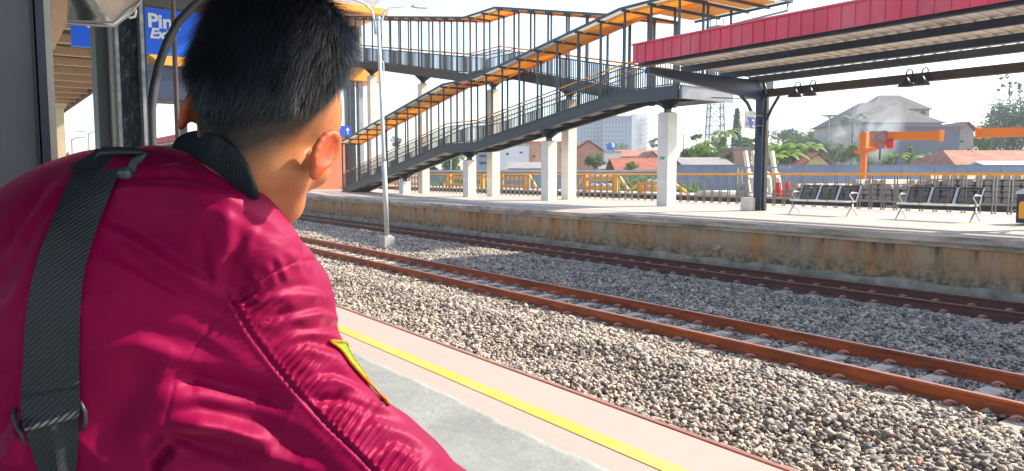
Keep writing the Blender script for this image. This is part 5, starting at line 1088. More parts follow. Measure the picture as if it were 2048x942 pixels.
def build_person():
    base = Vector((.45, .75, PLAT))
    t = thing('person', 'person seated with back to the viewer, maroon jacket, short black hair with faded sides', 'person', base)
    # ------------------------------------------------ body: head, neck, ears, hands as one surface
    S = Sdf(.02)
    S.ell(H(0, -.012, .052), (.0745, .094, .080), HM); S.ell(H(0, .055, .045), (.062, .055, .065), HM); S.ell(H(0, -.06, .02), (.058, .045, .05), HM, .03)
    S.ell(H(0, .052, -.025), (.052, .052, .07), HM, .03)
    for s in (-1, 1):
        S.cone(H(s * .057, .012, -.035), H(s * .040, .045, -.070), .015, .014, .03); S.cone(H(s * .040, .045, -.070), H(s * .010, .092, -.080), .014, .013, .025); S.ell(H(s * .04, .083, -.01), (.022, .018, .02), HM, .02)
        S.sub(H(s * .031, .118, .012), (.014, .012, .009), HM, .012); S.ell(H(s * .031, .098, .012), (.012, .012, .012), HM, .003); S.cone(H(s * .012, .108, .03), H(s * .048, .098, .031), .007, .005, .012)
    S.cone(H(0, .105, .02), H(0, .125, -.018), .008, .011, .01); S.cone(H(-.014, .115, -.022), H(.014, .115, -.022), .008, .008, .008)
    S.cone(H(-.018, .108, -.048), H(.018, .108, -.048), .006, .006, .006); S.cone(H(-.016, .107, -.058), H(.016, .107, -.058), .007, .007, .006); S.ell(H(0, .098, -.088), (.02, .018, .016), HM, .02)
    # neck down to the collar
    NB = PP(446, 372, .95); S.cone(H(0, -.018, -.03), NB, .052, .054, .03); S.cone(H(0, .03, -.075), NB + npF * .04, .034, .046, .03)
    # ears
    for s, fl_, up_ in ((1, .42, .0), (-1, .42, .0)):
        E0 = HM @ rotm('Z', s * -fl_) ; c = H(s * .0845 + (.003 if s > 0 else -.008), .000, -.008 if s > 0 else .004) + E0 @ V3(s * .004, -.012, 0)
        E1 = E0 @ rotm('X', -.22)
        S.ell(c + E1 @ V3(0, 0, .006), (.0052, .0150, .0250), E1, .005); S.ell(c + E1 @ V3(0, .005, -.020), (.0048, .009, .011), E1, .007)
        S.cone(H(s * .072, .010, -.012 if s > 0 else -.004), c + E1 @ V3(0, .006, -.002), .012, .008, .010)
        for k in range(9):
            a0, a1 = R(-70 + k * 27), R(-70 + (k + 1) * 27); f_ = lambda a: c + E1 @ V3(s * .002, -math.cos(a) * .0140 , .006 + math.sin(a) * .0235); S.cone(f_(a0), f_(a1), .0036, .0036, .004)
        S.sub(c + E1 @ V3(s * .0085, .002, .004), (.006, .010, .017), E1, .004)
    # hidden trunk core, arms and hands, one surface with the head
    TC = PP(235, 600, .93); DR = PP(525, 618, .95); HIP = V3(TC[0] - .08, TC[1] + .02, PLAT + .52)
    S.cone(NB, TC, .05, .11, .04); S.cone(TC, HIP, .11, .12, .05); S.cone(TC, DR, .05, .05, .04); DL = PP(-60, 640, .93); S.cone(TC, DL, .05, .05, .04)
    EL = DR + V3(.16, .12, -.27); WR = EL + V3(.10, .24, -.05); EL2 = DL + V3(-.10, .06, -.27); WR2 = EL2 + V3(.16, .24, -.03)
    for a, b, c in ((DR, EL, WR), (DL, EL2, WR2)): S.cone(a, b, .048, .038, .02); S.cone(b, c, .038, .026, .02)
    for w, s in ((WR, 1), (WR2, -1)):
        fw = V3(.25 * s * -1, .93, -.25); fw /= np.linalg.norm(fw); sd = np.cross(fw, Z0); sd /= np.linalg.norm(sd); dn = np.cross(sd, fw); dn = -dn if dn[2] > 0 else dn
        pc = w + fw * .05; S.cone(w + fw * .01, pc + fw * .03, .026, .020, .015)
        for o_ in (-.028, -.009, .010, .028): S.cone(w + fw * .03 + sd * o_ * .6, w + fw * .085 + sd * o_, .016, .012, .010)
        for o_, L in ((-.030, .062), (-.010, .074), (.010, .070), (.029, .054)):
            a = w + fw * .088 + sd * o_; b = a + (fw * .9 + dn * .35) * L * .45; c = b + (fw * .6 + dn * .8) * L * .33; d = c + (fw * .3 + dn * .95) * L * .25
            S.cone(a, b, .0095, .0088, .003); S.cone(b, c, .0088, .008, .003); S.cone(c, d, .008, .0065, .003)
        a = w + fw * .03 + sd * -.03 * s; b = a + fw * .03 + sd * -.022 * s + dn * .01; c = b + fw * .032 + sd * -.004 * s + dn * .01; S.cone(a, b, .014, .011, .008); S.cone(b, c, .011, .008, .003)
    P, fl, _, E = S.mesh(.0032)
    q = (P - HC) @ HM; x, y, z = q.T; ang = np.arctan2(np.abs(x), -y)     # 0 at the back of the head
    line = hairline(ang, x)
    sk = np.clip((z - (line - .068)) / .072, 0, 1) * (y < .085) * (np.linalg.norm(q - [0, 0, .05], axis=1) < .14)
    earm = np.clip((np.abs(x) - .074) / .020, 0, 1) * (np.abs(z) < .05) * (np.abs(y) < .05)
    sk = sk * (1 - earm)
    N = NT('warm_skin'); co = N.coords(); a = N.n('ShaderNodeAttribute', attribute_name='stubble'); e = N.n('ShaderNodeAttribute', attribute_name='ear')
    f = N.noise(co, 30, 6, .6); c = N.ramp(f, [(.3, (.38, .145, .055)), (.7, (.50, .205, .08))]); pf = N.noise(co, 7, 5, .65); c = N.mix(N.ramp(pf, [(.42, (0, 0, 0)), (.66, (.55, .55, .55))]), c, (.46, .13, .06)); c = N.mix(e.outputs['Fac'], c, (.50, .055, .013)); er = N.ramp(e.outputs['Fac'], [(.9, (0, 0, 0)), (1, (1, 1, 1))]); c = N.mix(er, c, (.58, .12, .03))  # ears: red backlit glow painted into the skin colour, lighter at the rim
    g = N.noise(N.coords((1, 1, .5)), 900, 2); sp = N.n('ShaderNodeMath', operation='MULTIPLY_ADD', i_1=1.1, i_2=-.18); N.l(g, sp.inputs[0]); ad = N.n('ShaderNodeMath', operation='ADD'); N.l(sp.outputs[0], ad.inputs[0]); N.l(a.outputs['Fac'], ad.inputs[1])
    mm = N.n('ShaderNodeMath', operation='MULTIPLY', use_clamp=True); N.l(ad.outputs[0], mm.inputs[0]); N.l(a.outputs['Fac'], mm.inputs[1]); c = N.mix(mm.outputs[0], c, (.022, .017, .014)); N.l(c, N.b.inputs['Base Color'])
    N.b.inputs['Roughness'].default_value = .48; N.b.inputs['Subsurface Weight'].default_value = .35; N.b.inputs['Subsurface Radius'].default_value = (1, .28, .12); N.b.inputs['Subsurface Scale'].default_value = .012; N.bump(N.noise(co, 260, 5, .7), .35, .002)
    body = put('body', P, fl, N.m, t, True, {'stubble': sk, 'ear': earm}); body_P = P; body_f = fl
    # ------------------------------------------------ hair
    HS = Sdf(.02); HS.ell(H(0, -.012, .058), (.077, .097, .080), HM); HS.ell(H(0, .05, .072), (.062, .052, .055), HM, .03); HS.ell(H(0, -.04, .10), (.072, .072, .062), HM, .03); HS.ell(H(0, -.062, .028), (.060, .046, .045), HM, .03)
    hp, hf, _, _ = HS.mesh(.004); hn = normals(hp, hf); hq = (hp - HC) @ HM; hang = np.arctan2(np.abs(hq[:, 0]), -hq[:, 1]); hl = hairline(hang, hq[:, 0])
    above = hq[:, 2] - hl; nz = np.sin(hq[:, 0] * 190 + 3 * np.sin(hq[:, 2] * 60)) * np.sin(hq[:, 2] * 110 + hq[:, 1] * 150)
    hp2 = hp + hn * (np.clip(above - .004, -.03, .03) * .36 - .0045 + .0022 * nz * (above > .01))[:, None]
    keep = [f for f in hf if above[list(f)].min() > .006]
    used = sorted({i for f in keep for i in f}); mp = {v: i for i, v in enumerate(used)}; kf = [tuple(mp[i] for i in f) for f in keep]
    MH = NT('black_hair'); fh = MH.noise(MH.coords((1, 1, .3)), 120, 4); ch = MH.ramp(fh, [(.3, (.002, .003, .005)), (.7, (.010, .012, .018))]); MH.l(ch, MH.b.inputs['Base Color']); MH.b.inputs['Roughness'].default_value = .38; MH.b.inputs['Specular IOR Level'].default_value = .6
    cap = put('hair', hp2[used], kf, MH.m, t)
    # strands
    ns = 26000; idx = rng.choice(np.where(above > -.030)[0], ns * 2); ab = above[idx]; pr = np.clip((ab + .016) / .034, .03, 1) ** 1.6; idx = idx[rng.random(len(idx)) < pr][:ns]; ns = len(idx)
    root = hp[idx] + rng.normal(0, .0016, (ns, 3)); n0 = hn[idx]; ab = above[idx]
    root = root + n0 * (np.clip(ab, -.03, .03) * .36 - .0055)[:, None]
    crown = H(.0, -.045, .15); dirn = root - crown; dirn -= (dirn * n0).sum(1)[:, None] * n0; dirn /= np.linalg.norm(dirn, axis=1)[:, None] + 1e-6
    dn = -HU[None] - (-(HU * n0).sum(1))[:, None] * n0; dirn = dirn + .6 * dn + rng.normal(0, .28, (ns, 3)); clump = np.sin(hq[idx, 0] * 130 + hq[idx, 2] * 40) ; dirn += (HR[None] * clump[:, None]) * .22; dirn /= np.linalg.norm(dirn, axis=1)[:, None]
    L = np.clip(.0012 + (ab + .02) * .30, .001, .030) * rng.uniform(.7, 1.25, ns); lift = np.where(ab > .02, .55, .32) + rng.normal(0, .10, ns)
    seg = 4; side = np.cross(n0, dirn); side /= np.linalg.norm(side, axis=1)[:, None]; V = []
    for k in range(seg + 1):
        s = k / seg; p = root + (dirn * (s * L)[:, None]) + n0 * ((lift * s - .35 * s * s) * L)[:, None]; w = .00038 * (1 - s * .85) + .00004; V.append(p - side * w); V.append(p + side * w)
    V = np.stack(V, 1); nv = V.shape[1]; F = np.array([(2 * k, 2 * k + 1, 2 * k + 3, 2 * k + 2) for k in range(seg)])[None] + (np.arange(ns) * nv)[:, None, None]
    st = mesh_np('strands', V.reshape(-1, 3) - np.array(offset(cap)), F.reshape(-1, 4), None, cap, True); st['kind'] = 'stuff'
    M2 = NT('hair_strand'); M2.b.inputs['Base Color'].default_value = (.005, .007, .011, 1); M2.b.inputs['Roughness'].default_value = .42; M2.b.inputs['Specular IOR Level'].default_value = .45; st.data.materials.append(M2.m)

    # ------------------------------------------------ jacket
    J = Sdf(.05)
    def C(px, py, d, rpx): return (PP(px, py, d), rpx * d / FPX)
    def cn(a, b, k=.05): J.cone(a[0], b[0], a[1], b[1], k)
    T1 = C(235, 596, .95, 286); cn(T1, C(215, 1000, .98, 300), .06)
    cn(C(62, 655, .96, 196), C(-40, 900, .96, 205), .06)
    SH = C(516, 622, .96, 134); cn(T1, SH, .05) if False else None
    cn(C(300, 560, .97, 240), SH, .05)
    cn(C(312, 398, .868, 108), C(421, 434, .868, 112), .03); cn(C(425, 432, .875, 98), C(508, 508, .89, 90), .03)
    MA = C(592, 800, .95, 121); EB = C(740, 992, .95, 152); cn(SH, MA, .03); cn(MA, EB, .03); cn(EB, C(980, 1120, 1.15, 110), .04)
    cn(C(380, 800, .96, 200), C(420, 1100, .98, 240), .06); cn((T1[0] * .4 + SH[0] * .6, .13), C(400, 950, .98, 230), .06)
    LA = C(-160, 900, .96, 150); cn(C(-50, 680, .96, 150), LA, .05); cn(LA, C(-60, 1150, 1.15, 110), .04)
    J.cone(C(225, 1000, .98, 300)[0], HIP, .19, .17, .05)
    P, fl, _, E = J.mesh(.0023, it=5); N_ = normals(P, fl)
    if ((P - T1[0]) * N_).sum() < 0: N_ = -N_
    X, Y, D = projn(P); view = np.array(EYE) - P; view /= np.linalg.norm(view, axis=1)[:, None]; facing = np.clip((N_ * view).sum(1) * 3 + .6, 0, 1)
    disp = np.zeros(len(P))
    def seg_field(pts, X, Y):
        best = np.full(len(X), 1e9); tt = np.zeros(len(X)); sg = np.zeros(len(X)); acc = 0; L = [math.dist(a, b) for a, b in zip(pts[:-1], pts[1:])]; tot = sum(L)
        for (a, b), l in zip(zip(pts[:-1], pts[1:]), L):
            ax, ay = a; bx, by = b; dx, dy = bx - ax, by - ay; u = np.clip(((X - ax) * dx + (Y - ay) * dy) / (l * l), 0, 1); px, py = ax + u * dx, ay + u * dy; d = np.hypot(X - px, Y - py); s = np.sign((X - ax) * dy - (Y - ay) * dx); k = d < best
            best = np.where(k, d, best); tt = np.where(k, (acc + u * l), tt); sg = np.where(k, s, sg); acc += l
        return best, tt, sg, tot
    def fold(pts, w, amp, taper=True):
        d, tt, sg, tot = seg_field(pts, X, Y); e = np.exp(-(d / w) ** 2); tp = np.clip(np.minimum(tt, tot - tt) / (.25 * tot), .0, 1) if taper else 1
        return amp * e * tp
    def bump_line(pts, w, amp): # a ridge with a valley under it
        d, tt, sg, tot = seg_field(pts, X, Y); u = d * sg / w; tp = np.clip(np.minimum(tt, tot - tt) / (.3 * tot), 0, 1); return amp * tp * (np.exp(-u * u) - .9 * np.exp(-(u - 1.5) ** 2))
    # soft cloth undulation running down from the shoulders
    def vn(x, y, sd): 
        r = np.random.default_rng(sd); s = 0
        for k in range(7): a = r.uniform(0, 6.28); fx, fy = math.cos(a), math.sin(a); s = s + np.sin((x * fx + y * fy) * r.uniform(.8, 1.5) + r.uniform(0, 6.28) + 1.3 * np.sin((x * fy - y * fx) * .7 + k))
        return s / 7
    disp += .0038 * vn(X / 70, Y / 70, 1) + .0013 * vn((X + Y * .45) / 60, (Y - X * .45) / 17, 5)
    disp += .0011 * vn((X + Y * .5) / 30, (Y - X * .5) / 8, 9) * np.clip((X - 250) / 200, 0, 1)
    # sleeve seam with ruching
    seam = [(466, 606), (500, 665), (545, 725), (600, 790), (655, 850), (712, 905), (765, 960), (800, 1000)]
    d, tt, sg, tot = seg_field(seam, X, Y); disp -= .0036 * np.exp(-(d / 3.4) ** 2); disp += .0012 * np.exp(-((d - 9) / 5) ** 2)
    ph = tt / 9.5 + .5 * np.sin(tt / 31) + .35 * np.sin(tt / 13 + 1); amp = np.where(sg > 0, 1, .0)
    for side_, wd, am in ((1, 50, .0036), (-1, 26, .0006)):
        m_ = (sg == side_) if (seg_field([(466, 606), (800, 1000)], np.array([600.]), np.array([600.]))[2][0] == side_) == (side_ == 1) else (sg == -side_)
        m_ = (sg == side_); prof = np.exp(-((d - 16) / wd) ** 2) * np.clip(d / 6, 0, 1); disp += m_ * am * 1.2 * np.clip((d - 4) / 9, 0, 1) * (.75 + .45 * vn(X / 22, Y / 22, 21)) * prof * np.sin(ph * 2 * math.pi * .62 + .06 * d) * (.7 + .3 * np.sin(tt / 23))
    # armhole seam from the seam top up over the shoulder
    arm = [(466, 606), (500, 572), (545, 545), (590, 524), (640, 516)]; d2, t2, s2, tot2 = seg_field(arm, X, Y); disp -= .0035 * np.exp(-(d2 / 3) ** 2); disp += .0013 * np.exp(-((d2 - 12) / 12) ** 2) * np.sin(t2 / 4.6 + .5 * np.sin(t2 / 9)) * (s2 != 0)
    yoke = [(466, 606), (430, 640), (395, 690), (350, 760), (330, 850)]; d3, t3, s3_, _t = seg_field(yoke, X, Y); disp -= .0012 * np.exp(-(d3 / 3) ** 2)
    for pts, w, a in (
        ([(170, 395), (260, 375), (360, 372), (450, 392), (520, 430)], 16, .006), ([(150, 430), (240, 470), (330, 520), (420, 580), (460, 605)], 16, .006), ([(180, 500), (280, 560), (380, 615), (455, 640)], 14, .004),
        ([(470, 600), (475, 540), (500, 480), (530, 450)], 16, .006), ([(440, 590), (425, 520), (420, 460)], 14, .004), ([(470, 610), (520, 600), (600, 585), (660, 600)], 12, .004), ([(520, 660), (580, 640), (640, 628), (690, 650)], 12, .006), ([(540, 700), (600, 670), (670, 668), (695, 690)], 10, .004),
        ([(560, 715), (620, 700), (680, 715), (735, 765)], 14, .006), ([(600, 770), (670, 760), (740, 790), (790, 825)], 12, .008), ([(640, 830), (700, 800), (780, 820), (840, 850)], 14, .008), ([(690, 880), (750, 850), (820, 870), (890, 920)], 16, .007), ([(720, 930), (790, 900), (860, 930)], 14, .006),
        ([(310, 800), (400, 790), (500, 810), (590, 850)], 22, .009), ([(300, 870), (400, 850), (520, 880), (600, 930)], 22, .009), ([(180, 700), (280, 690), (380, 720), (470, 760)], 24, .006), ([(0, 640), (40, 560), (90, 470), (130, 400)], 22, .007), ([(300, 930), (330, 890), (400, 905)], 16, .008), ([(20, 900), (60, 830), (50, 760)], 20, .006),
        ([(190, 340), (200, 320), (250, 305)], 10, .004), ([(300, 340), (350, 330), (400, 350)], 10, .005), ([(0, 540), (50, 460), (110, 380), (150, 345)], 16, .006)):
        disp += bump_line(pts, w * .85, a * .62)
    for pts, w, a in (([(330, 740), (440, 775), (580, 830)], 40, -.013), ([(330, 838), (440, 850), (560, 885)], 15, .010), ([(320, 880), (430, 895), (520, 925)], 24, -.011), ([(500, 900), (570, 915), (650, 950)], 15, .009), ([(300, 945), (330, 905), (350, 890)], 12, -.016), ([(230, 450), (330, 530), (440, 590)], 20, .006), ([(10, 930), (40, 880), (60, 850)], 22, .010), ([(180, 900), (250, 820), (300, 700)], 40, -.010), ([(430, 560), (455, 480), (450, 400)], 20, .006), ([(640, 640), (680, 655), (715, 690)], 9, -.007), ([(610, 800), (680, 795), (760, 820)], 10, -.009), ([(560, 625), (600, 600), (650, 590)], 16, .004)):
        disp += fold(pts, w, a)
    disp += fold([(465, 606), (480, 570), (470, 500)], 22, -.010)
    P = P + N_ * (disp * facing)[:, None]
    JM = NT('maroon_nylon'); co = JM.coords(); f = JM.noise(co, 6, 5, .6); c = JM.ramp(f, [(.3, (.185, .0008, .034)), (.7, (.24, .0011, .048))]); JM.l(c, JM.b.inputs['Base Color'])
    JM.b.inputs['Roughness'].default_value = .50; JM.b.inputs['Specular IOR Level'].default_value = .30; JM.b.inputs['Specular Tint'].default_value = (1, .25, .45, 1); JM.b.inputs['Sheen Weight'].default_value = .35; JM.b.inputs['Sheen Roughness'].default_value = .4; JM.b.inputs['Sheen Tint'].default_value = (1, .18, .30, 1)
    w = JM.noise(JM.coords((1, 1, 1.6)), 14, 3, .5, .3); b1 = JM.bump(w, .30, .012); wv = JM.noise(JM.coords(), 1500, 1); b2 = JM.n('ShaderNodeBump'); b2.inputs['Strength'].default_value = .12; b2.inputs['Distance'].default_value = .0005; JM.l(wv, b2.inputs['Height']); JM.l(b1.outputs[0], b2.inputs['Normal']); JM.l(b2.outputs[0], JM.b.inputs['Normal'])
    # open the neck hole a little: jacket stays outside the neck
    jk = put('jacket', P, fl, JM.m, t)
    tree_ = BVHTree.FromPolygons([tuple(p) for p in P], fl)
    def cast(px, py, off=.0):
        r = ray(px, py).normalized(); loc, nrm, i, dd = tree_.ray_cast(EYE, r)
        if loc is None: return None, None
        if nrm.dot(r) > 0: nrm = -nrm
        return loc + nrm * off, nrm
    # ------------------------------------------------ collar: a leaning ribbed band, lower and upper edge traced round the neck
    NBv = Vector(NB); HCv = Vector(H(0, -.01, -.02)); ax = (HCv - NBv).normalized(); 
    lo = [(340, 306), (380, 316), (424, 338), (462, 370), (490, 402), (506, 432)]; hi = [(384, 263), (414, 266), (450, 284), (486, 322), (508, 362), (526, 410)]
    BT = BVHTree.FromPolygons([tuple(p) for p in body_P], body_f)
    def ring(pts, dn_, front):
        o_ = []
        for (px, py), dd in zip(pts, dn_):
            r = ray(px, py).normalized(); h = BT.ray_cast(EYE, r)[0]; o_.append(dd if h is None else min(dd, (h - EYE).dot(FW) - .007))
        dn_ = [min(o_[k], (o_[max(k - 1, 0)] + o_[min(k + 1, len(o_) - 1)]) / 2) if 0 < k < len(o_) - 1 else o_[k] for k in range(len(o_))]; print('COLLAR', dn_)
        out = [at(px, py, dd) for (px, py), dd in zip(pts, dn_)]; a, b = out[0], out[-1]; mid = (a + b) / 2; fr = []
        for k in range(1, 12):
            th = math.pi * k / 12; fr.append(mid + (b - mid) * math.cos(th) + Vector(npF) * front * math.sin(th) - Vector(npU) * .03 * math.sin(th))
        return out + fr
    rl = ring(lo, [.93, .893, .862, .85, .868, .91], .10); rh = ring(hi, [.94, .902, .872, .860, .878, .918], .085)
    def dense(r, n=260):
        r = r + [r[0]]; L = [0]; 
        for a, b in zip(r[:-1], r[1:]): L.append(L[-1] + (b - a).length)
        o = []
        for i in range(n):
            s = L[-1] * i / n; k = max(j for j in range(len(L)) if L[j] <= s + 1e-9); k = min(k, len(r) - 2); u = (s - L[k]) / (L[k + 1] - L[k])
            p0, p1, p2, p3 = r[k - 1 if k else -2], r[k], r[k + 1], r[(k + 2) % len(r) if k + 2 < len(r) else 1]
            o.append(.5 * ((2 * p1) + (p2 - p0) * u + (2 * p0 - 5 * p1 + 4 * p2 - p3) * u * u + (3 * p1 - p0 - 3 * p2 + p3) * u ** 3))
        return o
    n = 480; A = dense(rl, n); B = dense(rh, n); cen = (NBv + HCv) / 2; V = []; F = []; rows = 9
    for i in range(n):
        out = ((A[i] + B[i]) / 2 - cen); out = (out - ax * out.dot(ax)).normalized(); rib = .0008 * math.cos(i * 2 * math.pi / 4)
        for k in range(rows):
            s = k / (rows - 1); p = A[i].lerp(B[i], s) + out * (.006 * math.sin(math.pi * s) + rib * (.2 + math.sin(math.pi * s))); V.append(p)
        V.append(B[i] - out * .006 - (B[i] - A[i]) * .06); V.append(A[i] - out * .006)
    R_ = rows + 2
    for i in range(n):
        for k in range(R_): F.append((i * R_ + k, i * R_ + (k + 1) % R_, ((i + 1) % n) * R_ + (k + 1) % R_, ((i + 1) % n) * R_ + k))
    KN = mat('black_rib_knit', (.012, .017, .021), .85, 0, .4, 300, .3, 900, .2, bdist=.001)
    put('collar', np.array(V), F, KN, jk)
    # ------------------------------------------------ strap over the left shoulder
    def ribbon(name, Lft, Rgt, off, m, parent, nr=120, ncol=14, thick=.0022, shape=None):
        def samp(pts, s):
            L = [0]; 
            for a, b in zip(pts[:-1], pts[1:]): L.append(L[-1] + math.dist(a, b))
            q = s * L[-1]; k = min(max(j for j in range(len(L)) if L[j] <= q + 1e-9), len(pts) - 2); u = (q - L[k]) / (L[k + 1] - L[k]); g = lambda j: pts[min(max(j, 0), len(pts) - 1)]
            p0, p1, p2, p3 = g(k - 1), g(k), g(k + 1), g(k + 2); return tuple(.5 * ((2 * p1[c]) + (p2[c] - p0[c]) * u + (2 * p0[c] - 5 * p1[c] + 4 * p2[c] - p3[c]) * u * u + (3 * p1[c] - p0[c] - 3 * p2[c] + p3[c]) * u ** 3) for c in (0, 1))
        G = []; uv = []
        for i in range(nr + 1):
            a = samp(Lft, i / nr); b = samp(Rgt, i / nr); row = []
            for j in range(ncol + 1):
                u = j / ncol; px, py = a[0] + (b[0] - a[0]) * u, a[1] + (b[1] - a[1]) * u; p, nn = cast(px, py); row.append((px, py, None if p is None else (p - EYE).length))
            G.append(row)
        Dm = np.array([[c[2] if c[2] else np.nan for c in r] for r in G]); 
        for r in Dm: r[np.isnan(r)] = np.nanmean(Dm)
        for _ in range(40):     # the webbing spans small folds
            K = Dm.copy(); K[1:-1] = (Dm[:-2] + Dm[2:] + 2 * Dm[1:-1]) / 4; K[:, 1:-1] = (K[:, :-2] + K[:, 2:] + 2 * K[:, 1:-1]) / 4; Dm = np.minimum(K, Dm + .0) if _ % 4 == 0 else K
        V = []
        for lay in (0, 1):
            for i, r in enumerate(G):
                for j, (px, py, _d) in enumerate(r):
                    e = off + (thick if lay == 0 else 0) + (shape(i / nr, j / ncol) if shape else 0); V.append(EYE + ray(px, py).normalized() * (Dm[i, j] - e))
        w = ncol + 1; h = nr + 1; o = w * h; F = []
        for i in range(nr):
            for j in range(ncol): a = i * w + j; F.append((a, a + 1, a + w + 1, a + w)); F.append((o + a, o + a + w, o + a + w + 1, o + a + 1))
        for i in range(nr): a = i * w; F.append((a, a + w, o + a + w, o + a)); a += ncol; F.append((a, o + a, o + a + w, a + w))
        for j in range(ncol): F.append((j, o + j, o + j + 1, j + 1)); a = nr * w + j; F.append((a, a + 1, o + a + 1, o + a))
        ob = put(name, np.array(V), F, m, parent, False); me = ob.data; ul = me.uv_layers.new(name='UVMap'); Lm = nr * .0045 if False else 1
        for lp in me.loops:
            vi = lp.vertex_index % o; ul.data[lp.index].uv = ((vi % w) / ncol, (vi // w) / nr)
        return ob
    def webbing(name, rep):
        W = NT(name); tc = W.n('ShaderNodeTexCoord'); mp_ = W.n('ShaderNodeMapping'); mp_.inputs['Scale'].default_value = (1, rep, 1); W.l(tc.outputs['UV'], mp_.inputs[0])
        wv = W.n('ShaderNodeTexWave', bands_direction='DIAGONAL'); wv.inputs['Scale'].default_value = 4.4; wv.inputs['Distortion'].default_value = .6; wv.inputs['Detail'].default_value = 1; W.l(mp_.outputs[0], wv.inputs['Vector'])
        w2 = W.n('ShaderNodeTexWave', bands_direction='X'); w2.inputs['Scale'].default_value = 16; w2.inputs['Distortion'].default_value = .4; W.l(mp_.outputs[0], w2.inputs['Vector'])
        mu = W.n('ShaderNodeMath', operation='MULTIPLY'); W.l(wv.outputs['Fac'], mu.inputs[0]); W.l(w2.outputs['Fac'], mu.inputs[1]); c = W.ramp(mu.outputs[0], [(.0, (.003, .005, .006)), (.7, (.038, .055, .057))]); W.l(c, W.b.inputs['Base Color']); W.b.inputs['Roughness'].default_value = .55; W.bump(mu.outputs[0], .7, .0015); return W.m
    WB = webbing('black_webbing', 6.5); PL = mat('black_plastic', (.018, .024, .030), .42, 0, .1, 20, .25, 700, .5, bdist=.0006)
    st_ = thing('shoulder_strap', 'wide black webbing strap with buckles over the left shoulder of the maroon jacket', 'strap', base)
    edge = lambda a, b: .0006 * (1 if b < .04 or b > .96 else 0) + .007 * math.exp(-((1 - a) / .035) ** 2) + .002 * math.exp(-((a - .86) / .012) ** 2)
    ribbon('webbing', [(150, 338), (128, 385), (103, 445), (78, 510), (60, 580), (50, 660), (45, 740), (42, 800), (44, 846), (50, 862)], [(240, 338), (222, 385), (200, 440), (180, 500), (166, 560), (160, 640), (158, 720), (159, 780), (160, 815), (156, 838)], .004, WB, st_, 150, 16, shape=edge)
    ribbon('webbing', [(50, 858), (62, 900), (78, 945), (100, 1010), (120, 1080)], [(158, 838), (157, 890), (152, 945), (150, 1010), (160, 1080)], .002, webbing('lower_webbing', 2.5), st_, 50, 12, shape=lambda a, b: .006 * math.exp(-((b - .52) / .16) ** 2) * min(1, a * 4))
    ribbon('webbing', [(205, 301), (203, 311)], [(286, 303), (282, 312)], .008, webbing('upper_webbing', .6), st_, 8, 12, .004)
    # slider at the lower end of the strap: two visible lugs and a bar under the webbing
    m = MB(); pts = [cast(x_, y_, .005)[0] for x_, y_ in ((38, 812), (36, 835), (40, 862), (46, 880))]; m.tube(pts, [.0016, .0026, .0026, .0016], 8); m.build('buckle_lug', PL, st_, True)
    m = MB(); pts = [cast(x_, y_, .005)[0] for x_, y_ in ((163, 800), (170, 820), (171, 842), (166, 858))]; m.tube(pts, [.0016, .0028, .0028, .0016], 8); m.build('buckle_lug', PL, st_, True)
    # shoulder buckle
    def plate(name, poly, o0, o1, par=st_):
        base_ = [cast(x_, y_)[0] or at(x_, y_, .80) for x_, y_ in poly]; c_ = sum(base_, Vector()) / len(base_); nn = cast(*[sum(p[k] for p in poly) / len(poly) for k in (0, 1)])[1]; nn = (nn * .5 - Vector(npF) * .5 + Vector(npU) * .35).normalized()
        a_ = [at(x_, y_, (c_ - EYE).dot(FW) + .0004 * (330 - y_)) for x_, y_ in poly]; m = MB(); m.prism(a_, nn * o0, nn * o1); return m.build(name, PL, par, bevel=.0012)
    plate('buckle_plate', [(157, 343), (145, 346), (170, 330), (192, 318), (200, 308), (262, 309), (276, 318), (266, 330), (262, 341), (246, 345)], .002, .010)
    m = MB(); c1, c2 = [at(x_, y_, .782) for x_, y_ in ((236, 349), (262, 344))]; m.tube([c1, c1.lerp(c2, .3), c1.lerp(c2, .8), c2], [.0035, .0062, .0068, .005], 12); m.build('release_button', mat('button_plastic', (.045, .065, .072), .3, 0, .1, 9, 0), st_, True)
    m = MB(); c = [at(x_, y_, .785) for x_, y_ in ((258, 345), (266, 335), (268, 325), (278, 318), (290, 308))]; m.tube(c, [.004, .0052, .0048, .0048, .003], 10); m.build('latch_arm', PL, st_, True)
    m = MB(); c = [at(x_, y_, .79) for x_, y_ in ((190, 320), (200, 306), (240, 304), (285, 305), (294, 310))]; m.tube(c, [.002, .0028, .0028, .0028, .002], 8); m.build('buckle_rod', PL, st_, True)
    # strap running on over the shoulder, down the chest side
    a = at(245, 303, .80); a2 = at(245, 296, .86); pts = [a, a2, a2 + FHv(.10) - Vector((0, 0, .04)), a2 + FHv(.16) - Vector((0, 0, .18)), a2 + FHv(.14) - Vector((0, 0, .36))]; m = MB()
    for p, q in zip(pts[:-1], pts[1:]): m.bar(p, q, .042, .003)
    m.build('webbing', KN, st_)
    # ------------------------------------------------ sleeve patch
    def patch(name, poly, o0, col_, bw=0):
        cx_ = sum(p[0] for p in poly) / len(poly); cy_ = sum(p[1] for p in poly) / len(poly)
        return poly
    gl = [(657, 681), (668, 690), (680, 704), (700, 730), (720, 752), (740, 774), (756, 792), (776, 812)]; gr = [(657, 681), (682, 684), (702, 690), (718, 706), (732, 730), (746, 760), (760, 786), (777, 812)]
    MO = mat('orange_stitching', (.62, .20, .02), .8, 0, .35, 300, .6, 1500, .2, bdist=.001); MG = mat('green_patch', (.16, .50, .02), .75, 0, .15, 60, .3, 900, .2, bdist=.0008)
    def clampcast(x_, y_, o):
        for k in range(30):
            p, nn = cast(x_ - k * 1.0, y_ + k * .35, o)
            if p is not None: return p, nn
        return at(x_, y_, .9), -Vector(npF)
    pt = []; 
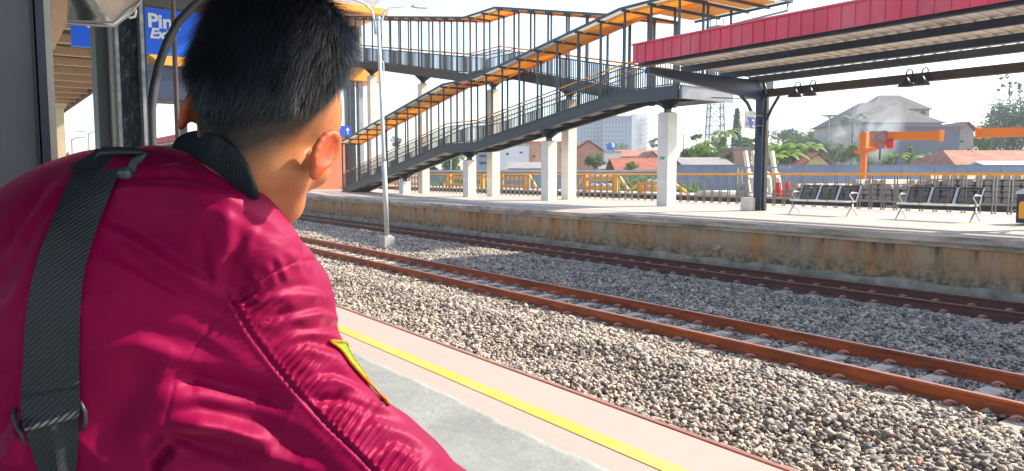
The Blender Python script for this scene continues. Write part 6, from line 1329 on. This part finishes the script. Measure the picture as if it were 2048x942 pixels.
    for i in range(25):
        s = i / 24 * (len(gl) - 1); k = min(int(s), len(gl) - 2); u = s - k; a = (gl[k][0] * (1 - u) + gl[k + 1][0] * u, gl[k][1] * (1 - u) + gl[k + 1][1] * u); b = (gr[k][0] * (1 - u) + gr[k + 1][0] * u, gr[k][1] * (1 - u) + gr[k + 1][1] * u); pt.append((a, b))
    V = []; F = []; nc = 8; gr3 = []; gl3 = []
    for a, b in pt:
        pa, na = clampcast(*a, .0015); pb, nb = clampcast(*b, .0015); w3 = max((pb - pa).length, .001)
        for j in range(nc + 1):
            x_ = a[0] + (b[0] - a[0]) * j / nc; y_ = a[1] + (b[1] - a[1]) * j / nc; p, nn = clampcast(x_, y_, .0022); V.append(p)
        gl3.append(pa + na * .002); gr3.append(pb + nb * .002)
    for i in range(len(pt) - 1):
        for j in range(nc): a = i * (nc + 1) + j; F.append((a, a + 1, a + nc + 2, a + nc + 1))
    pch = put('sleeve_patch', np.array(V), F, MG, jk); so = pch.modifiers.new('t', 'SOLIDIFY'); so.thickness = .0016; so.offset = 0
    m = MB(); m.tube(gl3, .0021, 6); m.tube(gr3[:8], .0020, 6); m.tube(gr3[7:], .0012, 6); m.build('patch_border', MO, pch, True)
    # ------------------------------------------------ legs, shoes: out of the frame, but he sits on something
    S2 = Sdf(.04); hipL, hipR = Vector(HIP) + Vector((-.09, 0, 0)), Vector(HIP) + Vector((.10, .0, 0)); ft = []
    for h, s in ((hipL, -1), (hipR, 1)):
        k = h + Vector((.10 + s * .04, .44, -.02)); f_ = Vector((k.x + .02, k.y + .06, PLAT + .09)); S2.cone(h, k, .095, .068, .04); S2.cone(k, f_, .068, .050, .04); ft.append(f_)
    P2, f2_, _, _ = S2.mesh(.009, it=3); put('trousers', P2, f2_, mat('dark_trousers', (.03, .032, .04), .8, 0, .2, 20, .3, 60), t)
    for f_ in ft: S3 = Sdf(.02); S3.cone(f_ + Vector((0, -.02, -.045)), f_ + Vector((.01, .17, -.055)), .042, .034, .02); S3.cone(f_ + Vector((0, 0, .02)), f_ + Vector((0, 0, -.04)), .05, .045, .02); P3, f3, _, _ = S3.mesh(.007, it=3); P3[:, 2] = np.maximum(P3[:, 2], PLAT + .012); put('shoe', P3, f3, mat('black_shoe', (.02, .02, .022), .5), t)
    bx, by = HIP[0], HIP[1]; b = thing('platform_bench', 'plain dark bench the person sits on', 'bench', (bx, by, PLAT)); m = MB(); m.box(bx - .9, bx + .5, by - .2, by + .22, HIP[2] - .17, HIP[2] - .12); m.build('seat', M_BFR, b, bevel=.005)
    for x_ in (bx - .8, bx + .4): m = MB(); m.box(x_ - .02, x_ + .02, by - .17, by + .19, PLAT + .012, HIP[2] - .172); m.build('leg', M_BFR, b)
def FHv(s): return Vector((math.sin(YAW), math.cos(YAW), 0)) * s
build_person()
